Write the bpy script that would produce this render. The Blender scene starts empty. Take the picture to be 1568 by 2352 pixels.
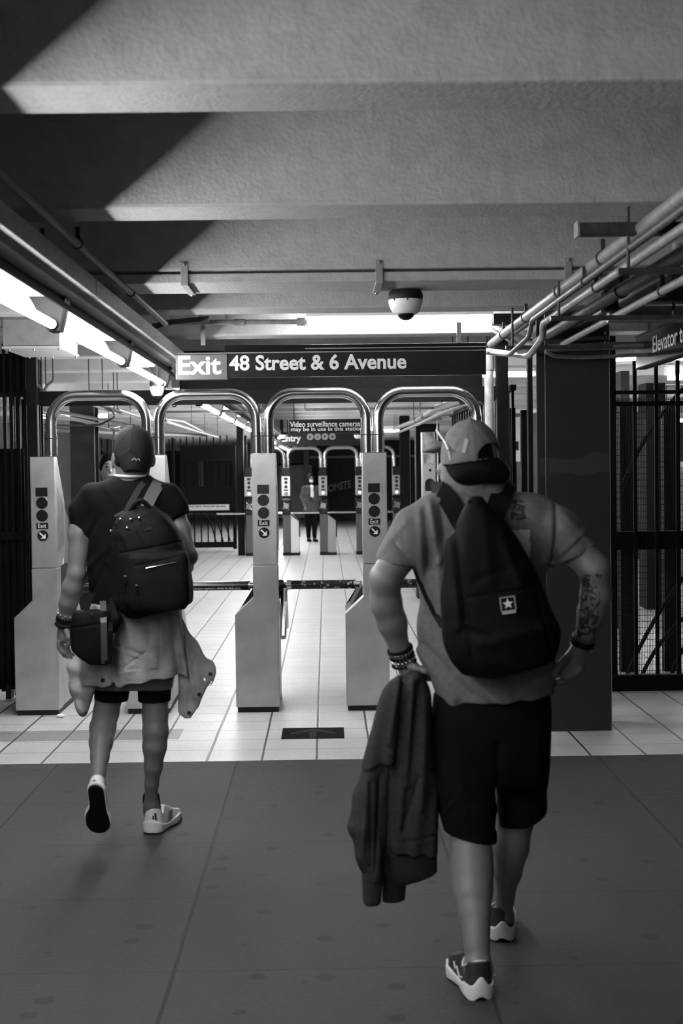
import bpy, bmesh, math, random
import numpy as np
from mathutils import Vector, Matrix
from mathutils.bvhtree import BVHTree
random.seed(4); np.random.seed(4)
S = bpy.context.scene
# ------------------------------------------------------------------ camera
F, CX, CY = 3200.0, 784.0, 1176.0          # focal length in pixels of the 1568x2352 frame, image centre
CAMZ = 1.6
d_c = Vector((749-CX, -(1081-CY), -F)).normalized()
x_c = Vector((1.0, .013, ((749-CX)-.013*(1081-CY))/F)).normalized()
x_c = (x_c - d_c*x_c.dot(d_c)).normalized()
z_c = x_c.cross(d_c)
RW = Matrix((x_c, d_c, z_c))                # camera axes -> world
cam = bpy.data.objects.new('camera', bpy.data.cameras.new('camera'))
S.collection.objects.link(cam)
cam.matrix_world = Matrix.Translation((0, 0, CAMZ)) @ RW.to_4x4()
cam.data.sensor_fit = 'VERTICAL'; cam.data.sensor_height = 36; cam.data.lens = F/2352*36
cam.data.dof.use_dof = True; cam.data.dof.focus_distance = 9.0; cam.data.dof.aperture_fstop = 4.5
cam.data.clip_start = .05; cam.data.clip_end = 200
S.camera = cam
# ------------------------------------------------------------------ world, exposure
w = bpy.data.worlds.new('world'); S.world = w; w.use_nodes = True
w.node_tree.nodes['Background'].inputs[0].default_value = (.5, .5, .5, 1)
w.node_tree.nodes['Background'].inputs[1].default_value = .004
S.view_settings.view_transform = 'Standard'; S.view_settings.look = 'None'
S.view_settings.exposure = 2.15; S.view_settings.gamma = 1.0; S.view_settings.use_curve_mapping = False
TUBE_E = 26.0
S.cycles.max_bounces = 8; S.cycles.diffuse_bounces = 4; S.cycles.glossy_bounces = 3; S.cycles.use_adaptive_sampling = True; S.cycles.adaptive_threshold = .02
# ------------------------------------------------------------------ helpers
def U(px, py, Y):
    """world point at distance Y on the ray of pixel (px, py) of the photograph"""
    d = RW @ Vector((px-CX, -(py-CY), -F))
    t = Y/d.y
    return Vector((d.x*t, Y, CAMZ+d.z*t))
def XF(px, py=1100, Y=9.22): return U(px, py, Y).x
def ZF(py, Y=9.22, px=784): return U(px, py, Y).z

MATS = {}
def mat(name, c, rough=.6, metal=0., nz=0., ns=8., bump=0., bs=60., spec=.5, aniso=None, c2=None):
    if name in MATS: return MATS[name]
    m = bpy.data.materials.new(name); m.use_nodes = True; nt = m.node_tree; N = nt.nodes; L = nt.links
    b = N['Principled BSDF']; b.inputs['Roughness'].default_value = rough; b.inputs['Metallic'].default_value = metal
    b.inputs['Specular IOR Level'].default_value = spec
    b.inputs['Base Color'].default_value = (c, c, c*.985, 1)
    tc = N.new('ShaderNodeTexCoord')
    if nz:
        n = N.new('ShaderNodeTexNoise'); n.inputs['Scale'].default_value = ns; n.inputs['Detail'].default_value = 5
        mp = N.new('ShaderNodeMapping')
        if aniso: mp.inputs['Scale'].default_value = aniso
        L.new(tc.outputs['Object'], mp.inputs[0]); L.new(mp.outputs[0], n.inputs[0])
        r = N.new('ShaderNodeValToRGB')
        a = c*(1-nz); z = c*(1+nz) if c2 is None else c2
        r.color_ramp.elements[0].position = .3; r.color_ramp.elements[1].position = .7
        r.color_ramp.elements[0].color = (a, a, a*.985, 1); r.color_ramp.elements[1].color = (z, z, z*.985, 1)
        L.new(n.outputs[0], r.inputs[0]); L.new(r.outputs[0], b.inputs['Base Color'])
    if bump:
        n = N.new('ShaderNodeTexNoise'); n.inputs['Scale'].default_value = bs; n.inputs['Detail'].default_value = 4
        bp = N.new('ShaderNodeBump'); bp.inputs['Strength'].default_value = bump; bp.inputs['Distance'].default_value = .01
        L.new(tc.outputs['Object'], n.inputs[0]); L.new(n.outputs[0], bp.inputs['Height']); L.new(bp.outputs[0], b.inputs['Normal'])
    MATS[name] = m
    return m
def emis(name, s, c=1.):
    if name in MATS: return MATS[name]
    m = bpy.data.materials.new(name); m.use_nodes = True
    b = m.node_tree.nodes['Principled BSDF']
    b.inputs['Base Color'].default_value = (.8, .8, .8, 1)
    b.inputs['Emission Color'].default_value = (c, c, c, 1); b.inputs['Emission Strength'].default_value = s
    MATS[name] = m
    return m

class G:
    """collects simple shapes of ONE mesh"""
    def __init__(s): s.v = []; s.f = []
    def add(s, vs, fs):
        o = len(s.v); s.v += [tuple(p) for p in vs]; s.f += [[i+o for i in f] for f in fs]; return s
    def box(s, x0, x1, y0, y1, z0, z1):
        return s.add([(x, y, z) for z in (z0, z1) for y in (y0, y1) for x in (x0, x1)],
                     [(0, 2, 3, 1), (4, 5, 7, 6), (0, 1, 5, 4), (2, 6, 7, 3), (0, 4, 6, 2), (1, 3, 7, 5)])
    def bar(s, a, b, wx, wz):
        """box beam from a to b, wx across, wz high"""
        a = Vector(a); b = Vector(b); d = (b-a).normalized()
        up = Vector((0, 0, 1)) if abs(d.z) < .95 else Vector((0, 1, 0))
        e = d.cross(up).normalized()*wx/2; u = e.cross(d).normalized()*wz/2
        vs = [p+i*e+j*u for p in (a, b) for i, j in ((-1, -1), (1, -1), (1, 1), (-1, 1))]
        return s.add(vs, [(3, 2, 1, 0), (4, 5, 6, 7), (0, 1, 5, 4), (1, 2, 6, 5), (2, 3, 7, 6), (3, 0, 4, 7)])
    def prism(s, poly, axis, a, b):
        """poly in the two other axes, extruded along axis from a to b"""
        n = len(poly)
        def P(p, t): return {'x': (t, p[0], p[1]), 'y': (p[0], t, p[1]), 'z': (p[0], p[1], t)}[axis]
        vs = [P(p, a) for p in poly]+[P(p, b) for p in poly]
        fs = [tuple(range(n)), tuple(range(2*n-1, n-1, -1))]+[(i, i+n, (i+1) % n+n, (i+1) % n) for i in range(n)]
        return s.add(vs, fs)
    def tube(s, pts, r, seg=12, closed=False, caps=True, flat=1.):
        pts = [Vector(p) for p in pts]; n = len(pts); rs = r if isinstance(r, (list, tuple)) else [r]*n
        o = len(s.v); prev = None
        for i, p in enumerate(pts):
            if closed: t = (pts[(i+1) % n]-pts[i-1]).normalized()
            else: t = (pts[min(i+1, n-1)]-pts[max(i-1, 0)]).normalized()
            if prev is None:
                ref = Vector((0, 0, 1)) if abs(t.z) < .9 else Vector((0, 1, 0))
                e = t.cross(ref).normalized()
            else: e = (prev-t*prev.dot(t)).normalized()
            prev = e; u = t.cross(e)
            for k in range(seg):
                a = 2*math.pi*k/seg
                s.v.append(tuple(p+(e*math.cos(a)+u*math.sin(a)*flat)*rs[i]))
        for i in range(n if closed else n-1):
            j = (i+1) % n
            for k in range(seg):
                k2 = (k+1) % seg
                s.f.append([o+i*seg+k, o+i*seg+k2, o+j*seg+k2, o+j*seg+k])
        if caps and not closed:
            s.f.append([o+k for k in range(seg)][::-1]); s.f.append([o+(n-1)*seg+k for k in range(seg)])
        return s
    def cyl(s, a, b, r, seg=16): return s.tube([a, b], r, seg)
    def disc(s, c, r, seg=28, th=.002):
        return s.tube([(c[0], c[1], c[2]), (c[0], c[1]-th, c[2])], r, seg)
    def lathe(s, c, prof, seg=28):
        """prof: (radius, z) rings about the vertical through c"""
        o = len(s.v)
        for r, z in prof:
            for k in range(seg):
                a = 2*math.pi*k/seg; s.v.append((c[0]+r*math.cos(a), c[1]+r*math.sin(a), c[2]+z))
        for i in range(len(prof)-1):
            for k in range(seg):
                k2 = (k+1) % seg
                s.f.append([o+i*seg+k, o+i*seg+k2, o+(i+1)*seg+k2, o+(i+1)*seg+k])
        s.f.append([o+k for k in range(seg)][::-1]); s.f.append([o+(len(prof)-1)*seg+k for k in range(seg)])
        return s
    def sphere(s, c, r, seg=12, ring=8):
        rr = r if isinstance(r, (tuple, list)) else (r, r, r)
        o = len(s.v)
        for i in range(ring+1):
            t = math.pi*i/ring
            for k in range(seg):
                a = 2*math.pi*k/seg
                s.v.append((c[0]+rr[0]*math.sin(t)*math.cos(a), c[1]+rr[1]*math.sin(t)*math.sin(a), c[2]+rr[2]*math.cos(t)))
        for i in range(ring):
            for k in range(seg):
                k2 = (k+1) % seg
                s.f.append([o+i*seg+k, o+(i+1)*seg+k, o+(i+1)*seg+k2, o+i*seg+k2])
        return s
def wloc(o):
    v = Vector((0, 0, 0))
    while o is not None: v += o.location; o = o.parent
    return v
def tag(o, label=None, cat=None, group=None, kind=None):
    if label: o['label'] = label
    if cat: o['category'] = cat
    if group: o['group'] = group
    if kind: o['kind'] = kind
    return o
def thing(name, loc, label, cat, group=None):
    o = bpy.data.objects.new(name, None); o.empty_display_size = .1
    S.collection.objects.link(o); o.location = loc
    return tag(o, label, cat, group)
def part(name, g, m, parent=None, label=None, bevel=0, smooth=False, base=None):
    """one mesh object; g is a G, or (verts, faces) arrays, in world coordinates"""
    if isinstance(g, G): vs, fs = np.array(g.v, dtype=float), g.f
    else: vs, fs = g
    off = wloc(parent) if parent is not None else None
    if off is None:
        lo = vs.min(0); hi = vs.max(0); off = Vector(((lo[0]+hi[0])/2, (lo[1]+hi[1])/2, lo[2])) if base is None else Vector(base)
    vs = vs-np.array(off)
    me = bpy.data.meshes.new(name)
    if isinstance(fs, np.ndarray):
        me.vertices.add(len(vs)); me.vertices.foreach_set('co', vs.astype(np.float32).ravel())
        me.loops.add(fs.size); me.loops.foreach_set('vertex_index', fs.astype(np.int32).ravel())
        me.polygons.add(len(fs)); me.polygons.foreach_set('loop_start', np.arange(0, fs.size, 4, dtype=np.int32))
        me.update(calc_edges=True)
    else:
        me.from_pydata([tuple(v) for v in vs], [], fs); me.update()
        bm = bmesh.new(); bm.from_mesh(me); bmesh.ops.recalc_face_normals(bm, faces=bm.faces); bm.to_mesh(me); bm.free()
    if smooth: me.polygons.foreach_set('use_smooth', [True]*len(me.polygons))
    me.materials.append(m)
    o = bpy.data.objects.new(name, me); S.collection.objects.link(o)
    if parent is None: o.location = off
    else: o.parent = parent
    if bevel:
        b = o.modifiers.new('bevel', 'BEVEL'); b.width = bevel; b.segments = 2; b.limit_method = 'ANGLE'
    if smooth and not isinstance(fs, np.ndarray):
        try: me.set_sharp_from_angle(angle=math.radians(40))
        except Exception: pass
    if label: o['label'] = label
    return o
def struct(name, g, m, label=None, bevel=0):
    o = part(name, g, m, None, label, bevel); o['kind'] = 'structure'
    return o
def text_geo(s, x0, x1, z0, z1, fn, bold=.012, depth=.002, italic=0):
    """lettering as a mesh filling x0..x1 by z0..z1; fn maps flat (u, v, w) to the world"""
    c = bpy.data.curves.new('t', 'FONT'); c.body = s; c.size = 1; c.offset = bold; c.extrude = 0; c.resolution_u = 4
    o = bpy.data.objects.new('t', c); S.collection.objects.link(o)
    dg = bpy.context.evaluated_depsgraph_get(); dg.update()
    me = bpy.data.meshes.new_from_object(o.evaluated_get(dg))
    vs = np.array([v.co[:] for v in me.vertices]); fs = [list(p.vertices) for p in me.polygons]
    bpy.data.objects.remove(o); bpy.data.curves.remove(c); bpy.data.meshes.remove(me)
    lo = vs.min(0); hi = vs.max(0)
    vs[:, 0] = x0+(vs[:, 0]-lo[0])/(hi[0]-lo[0])*(x1-x0)
    vs[:, 1] = z0+(vs[:, 1]-lo[1])/(hi[1]-lo[1])*(z1-z0)
    g = G(); g.add([fn(p[0]+italic*(p[1]-z0), p[1], 0) for p in vs], fs)
    return g
def flatY(Y): return lambda u, v, w: (u, Y-w, v)

# ------------------------------------------------------------------ implicit surfaces for soft forms
class Field:
    """distance field on a grid; primitives blend smoothly; meshed as one continuous skin"""
    def __init__(s, lo, hi, h):
        s.h = h; s.lo = np.array(lo, dtype=np.float32)
        s.n = np.ceil((np.array(hi)-np.array(lo))/h).astype(int)+1
        s.D = np.ones(s.n, dtype=np.float32)
    def sub(s, lo, hi):
        a = np.clip(np.floor((np.array(lo)-s.lo)/s.h).astype(int), 0, s.n-1)
        b = np.clip(np.ceil((np.array(hi)-s.lo)/s.h).astype(int)+1, 1, s.n)
        b = np.maximum(b, a+1)
        sl = tuple(slice(a[i], b[i]) for i in range(3))
        ax = [s.lo[i]+s.h*np.arange(a[i], b[i], dtype=np.float32) for i in range(3)]
        return sl, ax[0][:, None, None], ax[1][None, :, None], ax[2][None, None, :]
    def mix(s, sl, d, k, mode='+', clip=(), xyz=None):
        for p, n in clip:
            n = Vector(n).normalized()
            d = np.maximum(d, (xyz[0]-p[0])*n[0]+(xyz[1]-p[1])*n[1]+(xyz[2]-p[2])*n[2])
        D = s.D[sl]
        if mode == '+':
            q = np.maximum(k-np.abs(D-d), 0)/k if k > 0 else 0
            s.D[sl] = np.minimum(D, d)-q*q*k*.25
        else:
            q = np.maximum(k-np.abs(D+d), 0)/k if k > 0 else 0
            s.D[sl] = np.maximum(D, -d)+q*q*k*.25
    def cone(s, a, b, ra, rb, k=.02, sy=1., mode='+', clip=()):
        m = max(ra, rb)*max(1, sy)+.035
        lo = [min(a[i], b[i])-m for i in range(3)]; hi = [max(a[i], b[i])+m for i in range(3)]
        sl, X, Y, Z = s.sub(lo, hi)
        ay, by = a[1]/sy, b[1]/sy
        dx, dy, dz = b[0]-a[0], by-ay, b[2]-a[2]; L2 = dx*dx+dy*dy+dz*dz+1e-9
        px, py, pz = X-a[0], Y/sy-ay, Z-a[2]
        t = np.clip((px*dx+py*dy+pz*dz)/L2, 0, 1)
        d = np.sqrt((px-t*dx)**2+(py-t*dy)**2+(pz-t*dz)**2)-(ra+(rb-ra)*t)
        s.mix(sl, d, k, mode, clip, (X, Y, Z)); return s
    def chain(s, pts, rs, k=.02, sy=1., clip=()):
        for i in range(len(pts)-1): s.cone(pts[i], pts[i+1], rs[i], rs[i+1], k, sy, clip=clip)
        return s
    def ell(s, c, r, k=.02, yaw=0., mode='+', clip=(), pitch=0., roll=0.):
        m = max(r)+.035
        sl, X, Y, Z = s.sub([c[i]-m for i in range(3)], [c[i]+m for i in range(3)])
        R = (Matrix.Rotation(yaw, 3, 'Z') @ Matrix.Rotation(pitch, 3, 'X') @ Matrix.Rotation(roll, 3, 'Y')).transposed()
        x, y, z = X-c[0], Y-c[1], Z-c[2]
        u = [R[i][0]*x+R[i][1]*y+R[i][2]*z for i in range(3)]
        q = np.sqrt((u[0]/r[0])**2+(u[1]/r[1])**2+(u[2]/r[2])**2)+1e-6
        g = np.sqrt((u[0]/r[0]**2)**2+(u[1]/r[1]**2)**2+(u[2]/r[2]**2)**2)+1e-6
        d = q*(q-1)/g
        s.mix(sl, d, k, mode, clip, (X, Y, Z)); return s
    def loft(s, rows, k=.02, n=2.3, clip=(), mode='+'):
        """rows (z, cx, cy, rx, ry) of horizontal sections"""
        rows = np.array(sorted(rows)); z = rows[:, 0]
        m = .05
        lo = [(rows[:, 1]-rows[:, 3]).min()-m, (rows[:, 2]-rows[:, 4]).min()-m, z[0]-m]
        hi = [(rows[:, 1]+rows[:, 3]).max()+m, (rows[:, 2]+rows[:, 4]).max()+m, z[-1]+m]
        sl, X, Y, Z = s.sub(lo, hi)
        zf = np.linspace(z[0], z[-1], 200); c = []
        for j in range(1, 5):
            y = np.interp(zf, z, rows[:, j]); w_ = max(3, int(200*.03/(z[-1]-z[0]+1e-6))) | 1
            yp = np.pad(y, w_//2, mode='edge'); y = np.convolve(yp, np.ones(w_)/w_, 'valid')
            c.append(np.interp(Z, zf, y))
        a = np.abs((X-c[0])/c[2]); b = np.abs((Y-c[1])/c[3])
        d = ((a**n+b**n)**(1/n)-1)*np.minimum(c[2], c[3])
        e = np.maximum(Z-z[-1], z[0]-Z)
        d = np.where(e > 0, np.sqrt(np.maximum(d, 0)**2+e**2), np.maximum(d, e))
        s.mix(sl, d, k, mode, clip, (X, Y, Z)); return s
    def clip(s, p, n):
        sl, X, Y, Z = s.sub(s.lo, s.lo+s.h*s.n)
        n = Vector(n).normalized()
        s.D = np.maximum(s.D, (X-p[0])*n[0]+(Y-p[1])*n[1]+(Z-p[2])*n[2]).astype(np.float32); return s
    def fold(s, a, b, wd, amp):
        """ridge (amp > 0) or crease along the line a-b seen from behind, on whatever surface lies there"""
        m = wd*2.5
        sl, X, Y, Z = s.sub([min(a[0], b[0])-m, s.lo[1], min(a[2], b[2])-m], [max(a[0], b[0])+m, s.lo[1]+s.h*s.n[1], max(a[2], b[2])+m])
        dx, dz = b[0]-a[0], b[2]-a[2]; L2 = dx*dx+dz*dz+1e-9
        t = np.clip(((X-a[0])*dx+(Z-a[2])*dz)/L2, 0, 1)
        q = ((X-a[0]-t*dx)**2+(Z-a[2]-t*dz)**2)/wd**2
        s.D[sl] -= (amp*np.exp(-q)).astype(np.float32); return s
    def wave(s, fn):
        sl, X, Y, Z = s.sub(s.lo, s.lo+s.h*s.n)
        s.D = (s.D+fn(X, Y, Z)).astype(np.float32); return s
    def mesh(s):
        D = s.D; D[0] = D[-1] = 1; D[:, 0] = D[:, -1] = 1; D[:, :, 0] = D[:, :, -1] = 1
        sgn = D < 0; nx, ny, nz = D.shape
        cs = [(i, j, k) for i in (0, 1) for j in (0, 1) for k in (0, 1)]
        cnt = np.zeros((nx-1, ny-1, nz-1), dtype=np.int8)
        for i, j, k in cs: cnt += sgn[i:nx-1+i, j:ny-1+j, k:nz-1+k]
        act = (cnt > 0) & (cnt < 8); idx = np.argwhere(act)
        ids = -np.ones(act.shape, dtype=np.int32); ids[act] = np.arange(len(idx))
        V = {c: D[idx[:, 0]+c[0], idx[:, 1]+c[1], idx[:, 2]+c[2]] for c in cs}
        acc = np.zeros((len(idx), 3)); num = np.zeros(len(idx))
        for c in cs:
            for a in range(3):
                if c[a]: continue
                e = list(c); e[a] = 1; e = tuple(e); va, vb = V[c], V[e]; m = (va < 0) != (vb < 0)
                t = np.where(m, va/(va-vb+1e-12), 0); p = np.array(c, dtype=float)[None].repeat(len(idx), 0); p[:, a] += t
                acc[m] += p[m]; num += m
        P = (idx+acc/num[:, None])*s.h+s.lo
        Q = []
        for a in range(3):
            b, c = (a+1) % 3, (a+2) % 3
            lo = [slice(0, -1)]*3; s0 = [slice(1, -1)]*3; s1 = [slice(1, -1)]*3
            s0[a] = slice(0, -1); s1[a] = slice(1, None)
            A = sgn[tuple(s0)]; B = sgn[tuple(s1)]; e = np.argwhere(A != B)
            f = A[e[:, 0], e[:, 1], e[:, 2]]
            g = e.copy(); g[:, b] += 1; g[:, c] += 1
            def at(db, dc):
                q = g.copy(); q[:, b] -= db; q[:, c] -= dc; return ids[q[:, 0], q[:, 1], q[:, 2]]
            q = np.stack([at(1, 1), at(0, 1), at(0, 0), at(1, 0)], 1)
            q[~f] = q[~f][:, ::-1]; Q.append(q)
        Q = np.concatenate(Q); Q = Q[(Q >= 0).all(1)]
        # two light relaxing passes
        for _ in range(2):
            sm = np.zeros_like(P); n = np.zeros(len(P))
            for i in range(4):
                np.add.at(sm, Q[:, i], P[Q[:, (i+1) % 4]]); np.add.at(n, Q[:, i], 1)
            P = P*.5+sm/np.maximum(n, 1)[:, None]*.5
        return P, Q
def bvh(PQ): return BVHTree.FromPolygons([tuple(p) for p in PQ[0]], [tuple(map(int, q)) for q in PQ[1]])
def hit(tree, px, py, lift=.002):
    """point of a built surface on the ray of a pixel, raised a little off it"""
    o = Vector((0, 0, CAMZ)); d = (U(px, py, 1)-o).normalized()
    r = tree.ray_cast(o, d)
    if r[0] is None: return None
    return r[0]-d*lift
# ------------------------------------------------------------------ materials
def node_floor(name, c, c_joint, px, ox, wx, py, oy, wy, nz, rough, spots=0., stripe=None):
    """slabs or tiles: joints every px across and py in depth"""
    m = bpy.data.materials.new(name); m.use_nodes = True; nt = m.node_tree; N = nt.nodes; L = nt.links
    b = N['Principled BSDF']; tc = N.new('ShaderNodeNewGeometry'); sep = N.new('ShaderNodeSeparateXYZ')
    wob = N.new('ShaderNodeTexNoise'); wob.inputs['Scale'].default_value = 2.5; L.new(tc.outputs['Position'], wob.inputs[0])
    L.new(tc.outputs['Position'], sep.inputs[0])
    def M(op, a, bb=None, c3=None):
        n = N.new('ShaderNodeMath'); n.operation = op
        for i, q in enumerate((a, bb, c3)):
            if q is None: continue
            if isinstance(q, (int, float)): n.inputs[i].default_value = q
            else: L.new(q, n.inputs[i])
        return n.outputs[0]
    def line(src, p, o, wd):
        wv = M('MULTIPLY', M('SUBTRACT', wob.outputs[0], .5), .008)
        q = M('FLOORED_MODULO', M('ADD', M('SUBTRACT', src, o-p/2), wv), p)
        d = M('ABSOLUTE', M('SUBTRACT', q, p/2))
        return M('SUBTRACT', 1., M('SMOOTH_MIN', M('DIVIDE', d, wd), 1., .3))
    lx = line(sep.outputs[0], px, ox, wx); ly = line(sep.outputs[1], py, oy, wy)
    j = M('MINIMUM', M('MAXIMUM', M('MULTIPLY', lx, 2.), M('MULTIPLY', ly, 1.6)), 1.); j = M('MAXIMUM', j, 0.)
    n1 = N.new('ShaderNodeTexNoise'); n1.inputs['Scale'].default_value = 1.6; n1.inputs['Detail'].default_value = 8; n1.inputs['Roughness'].default_value = .7
    L.new(tc.outputs['Position'], n1.inputs[0])
    n2 = N.new('ShaderNodeTexNoise'); n2.inputs['Scale'].default_value = 55; n2.inputs['Detail'].default_value = 6
    L.new(tc.outputs['Position'], n2.inputs[0])
    a = M('ADD', 1., M('MULTIPLY', M('SUBTRACT', n1.outputs[0], .5), nz*2.2))
    a = M('MULTIPLY', a, M('ADD', 1., M('MULTIPLY', M('SUBTRACT', n2.outputs[0], .5), nz*1.6)))
    if spots:
        v = N.new('ShaderNodeTexVoronoi'); v.voronoi_dimensions = '2D'; v.inputs['Scale'].default_value = 4.6; v.inputs['Randomness'].default_value = 1
        L.new(tc.outputs['Position'], v.inputs['Vector'])
        cs = N.new('ShaderNodeSeparateColor'); L.new(v.outputs['Color'], cs.inputs[0])
        sp = M('LESS_THAN', M('ADD', v.outputs['Distance'], M('MULTIPLY', n2.outputs[0], .05)), M('MULTIPLY', M('SUBTRACT', cs.outputs[0], .30), .27))
        a = M('MULTIPLY', a, M('SUBTRACT', 1., M('MULTIPLY', sp, spots)))
    col = M('MULTIPLY', a, c)
    if stripe:
        (y0, y1, x0, x1, f) = stripe
        s1 = M('MULTIPLY', M('GREATER_THAN', sep.outputs[1], y0), M('LESS_THAN', sep.outputs[1], y1))
        s1 = M('MULTIPLY', s1, M('MULTIPLY', M('GREATER_THAN', sep.outputs[0], x0), M('LESS_THAN', sep.outputs[0], x1)))
        col = M('MULTIPLY', col, M('SUBTRACT', 1., M('MULTIPLY', s1, f)))
    mx = M('ADD', M('MULTIPLY', col, M('SUBTRACT', 1., j)), M('MULTIPLY', j, c_joint))
    cc = N.new('ShaderNodeCombineColor')
    for i in range(3): L.new(mx, cc.inputs[i])
    L.new(cc.outputs[0], b.inputs['Base Color'])
    bp = N.new('ShaderNodeBump'); bp.inputs['Strength'].default_value = .5; bp.inputs['Distance'].default_value = .004
    L.new(M('SUBTRACT', n2.outputs[0], j), bp.inputs['Height']); L.new(bp.outputs[0], b.inputs['Normal'])
    r = M('ADD', rough, M('MULTIPLY', M('SUBTRACT', n1.outputs[0], .5), .25)); L.new(r, b.inputs['Roughness'])
    return m
def xj(px, py):                       # floor point of a pixel
    d = RW @ Vector((px-CX, -(py-CY), -F)); t = -CAMZ/d.z; return Vector((d.x*t, d.y*t, 0))
YE = xj(727, 1745).y                  # edge between tile and concrete
TX = xj(727, 1745).x
M_tile = node_floor('terracotta tile', .46, .03, .3048, TX, .008, .3048, YE, .004, .34, .42,
                    stripe=(xj(400, 1698).y, xj(400, 1674).y, -3, XF(400, 1680, 8.1), .55))
M_tilefar = M_tile
M_conc = node_floor('concrete slab', .027, .006, .994, xj(490, 1935).x, .008, .77, xj(500, 1937).y, .005, .75, .75, spots=.6)
M_ceil = mat('ceiling paint', .42, .75, nz=.07, ns=6, bump=.55, bs=22)
M_beam = mat('beam paint', .38, .7, nz=.10, ns=20, bump=.35, bs=60)
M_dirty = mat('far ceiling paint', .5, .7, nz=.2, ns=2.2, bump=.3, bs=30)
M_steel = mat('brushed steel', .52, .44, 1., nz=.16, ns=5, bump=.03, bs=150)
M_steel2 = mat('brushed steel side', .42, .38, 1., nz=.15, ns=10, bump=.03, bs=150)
M_chrome = mat('polished steel', .66, .17, 1., nz=.06, ns=5)
M_black = mat('black paint', .004, .6, spec=.15, nz=.5, ns=30, bump=.1, bs=80)
M_mark = mat('floor marking paint', .012, .95, spec=.05, nz=.4, ns=30)
M_blk2 = mat('black gloss plastic', .004, .3)
M_dark = mat('dark enamel', .014, .5, spec=.2, nz=.3, ns=6)
M_pillar = mat('pillar paint', .028, .6, nz=.16, ns=3.5, bump=.08, bs=40)
M_pipe = mat('painted conduit', .20, .5, nz=.25, ns=25, bump=.15, bs=70)
M_pmid = mat('dull conduit', .07, .5, nz=.3, ns=20, bump=.2, bs=60)
M_pdark = mat('grimy conduit', .035, .55, nz=.4, ns=20, bump=.2, bs=60)
M_white = mat('white enamel', .78, .4, nz=.04)
M_rail = mat('grey channel', .26, .8, nz=.15, ns=15, bump=.1)
M_sign = mat('sign enamel', .010, .45, spec=.25, nz=.3, ns=4)
M_signw = mat('sign white lettering', .82, .4)
M_signg = mat('grey sign panel', .13, .35, nz=.05)
M_tube = emis('lit fluorescent tube', TUBE_E)
M_wall = mat('station wall', .06, .6, nz=.2, ns=2)
M_wallb = mat('pale far wall', .6, .6, nz=.25, ns=1.5)
# ------------------------------------------------------------------ setting
HB = .93; ZB = CAMZ+HB; BD = .34; B0 = 3.38; BP = 1.545; BW = .262
ZC = ZB+BD
def at_floor(*p): return xj(*p)
g = G().box(-6, 8, -8, YE, -.12, 0)
struct('floor', g, M_conc, 'dark stained concrete slab floor in front of the turnstiles')
g = G().box(-6, 8, YE, 52, -.12, 0)
struct('floor', g, M_tile, 'pale square tile floor running under and beyond the turnstiles')
struct('ceiling', G().box(-6, 8, -8, 52, ZC, ZC+.15), M_ceil, 'painted concrete ceiling between the beams')
for i in range(-7, 31):
    y = B0+BP*i
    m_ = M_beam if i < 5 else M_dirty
    g = G(); g.box(-6, 8, y, y+BW, ZB, ZC+.02)
    # rough plaster lip along the front foot of the casing
    struct('ceiling_beam', g, m_, None, bevel=.012)
struct('wall_left', G().box(-6.2, -6, -8, 52, 0, ZC), M_wall)
struct('wall_right', G().box(8, 8.2, -8, 52, 0, ZC), M_wall)
struct('wall_back', G().box(-6, 8, -8.2, -8, 0, ZC), M_wall)
struct('wall_far', G().box(-6, 8, 52, 52.2, 0, ZC), M_wallb)
# ------------------------------------------------------------------ painted column on the right, far columns
def pillar(px0, px1, Y, dep, label, z1=None, m=None, flange=False):
    x0, x1 = XF(px0, 1300, Y), XF(px1, 1300, Y); zt = z1 or ZB+.1
    xm = (x0+x1)/2
    g = G().box(x0, x1, Y, Y+.02, 0, zt).box(xm-.01, xm+.01, Y+.02, Y+dep-.02, 0, zt).box(x0, x1, Y+dep-.02, Y+dep, 0, zt) if flange else G().box(x0, x1, Y, Y+dep, 0, zt)
    o = part('steel_pillar', g, m or M_pillar, None, label, bevel=.003)
    tag(o, label, 'pillar')
    if flange: part('edge_bead', G().cyl((x1, Y+.004, 0), (x1, Y+.004, zt), .004, 8), M_rail, o)
    return o
# wear and a dull overpainted patch are part of the pillar's paint
mp = mat('worn pillar paint', .026, .6, spec=.3, nz=.12, ns=5, bump=.06, bs=60)
def patch_mask():
    nt = mp.node_tree; N = nt.nodes; L = nt.links; b = N['Principled BSDF']
    src = b.inputs['Base Color'].links[0].from_socket
    ge = N.new('ShaderNodeNewGeometry'); sep = N.new('ShaderNodeSeparateXYZ'); L.new(ge.outputs['Position'], sep.inputs[0])
    nz = N.new('ShaderNodeTexNoise'); nz.inputs['Scale'].default_value = 5; L.new(ge.outputs['Position'], nz.inputs[0])
    def M(op, a, c):
        n = N.new('ShaderNodeMath'); n.operation = op
        for i, q in enumerate((a, c)):
            if isinstance(q, (int, float)): n.inputs[i].default_value = q
            else: L.new(q, n.inputs[i])
        return n.outputs[0]
    t = M('ADD', sep.outputs[2], M('MULTIPLY', nz.outputs[0], .16))
    zt, zb = ZF(1052, 8.3), ZF(1098, 8.3)
    k = M('MULTIPLY', M('LESS_THAN', t, zt+.08), M('GREATER_THAN', t, zb+.08))
    k = M('MULTIPLY', k, M('GREATER_THAN', sep.outputs[0], XF(1266, 1080, 8.3)))
    mx = N.new('ShaderNodeMix'); mx.data_type = 'RGBA'; L.new(k, mx.inputs[0]); L.new(src, mx.inputs[6])
    mx.inputs[7].default_value = (.045, .045, .044, 1); L.new(mx.outputs[2], b.inputs['Base Color'])
patch_mask()
PY = xj(1330, 1679).y
pillar(1255, 1402, PY, .36, 'broad dark painted column standing right of the man with crossed backpack straps', ZB+.05, mp, True)
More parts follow.
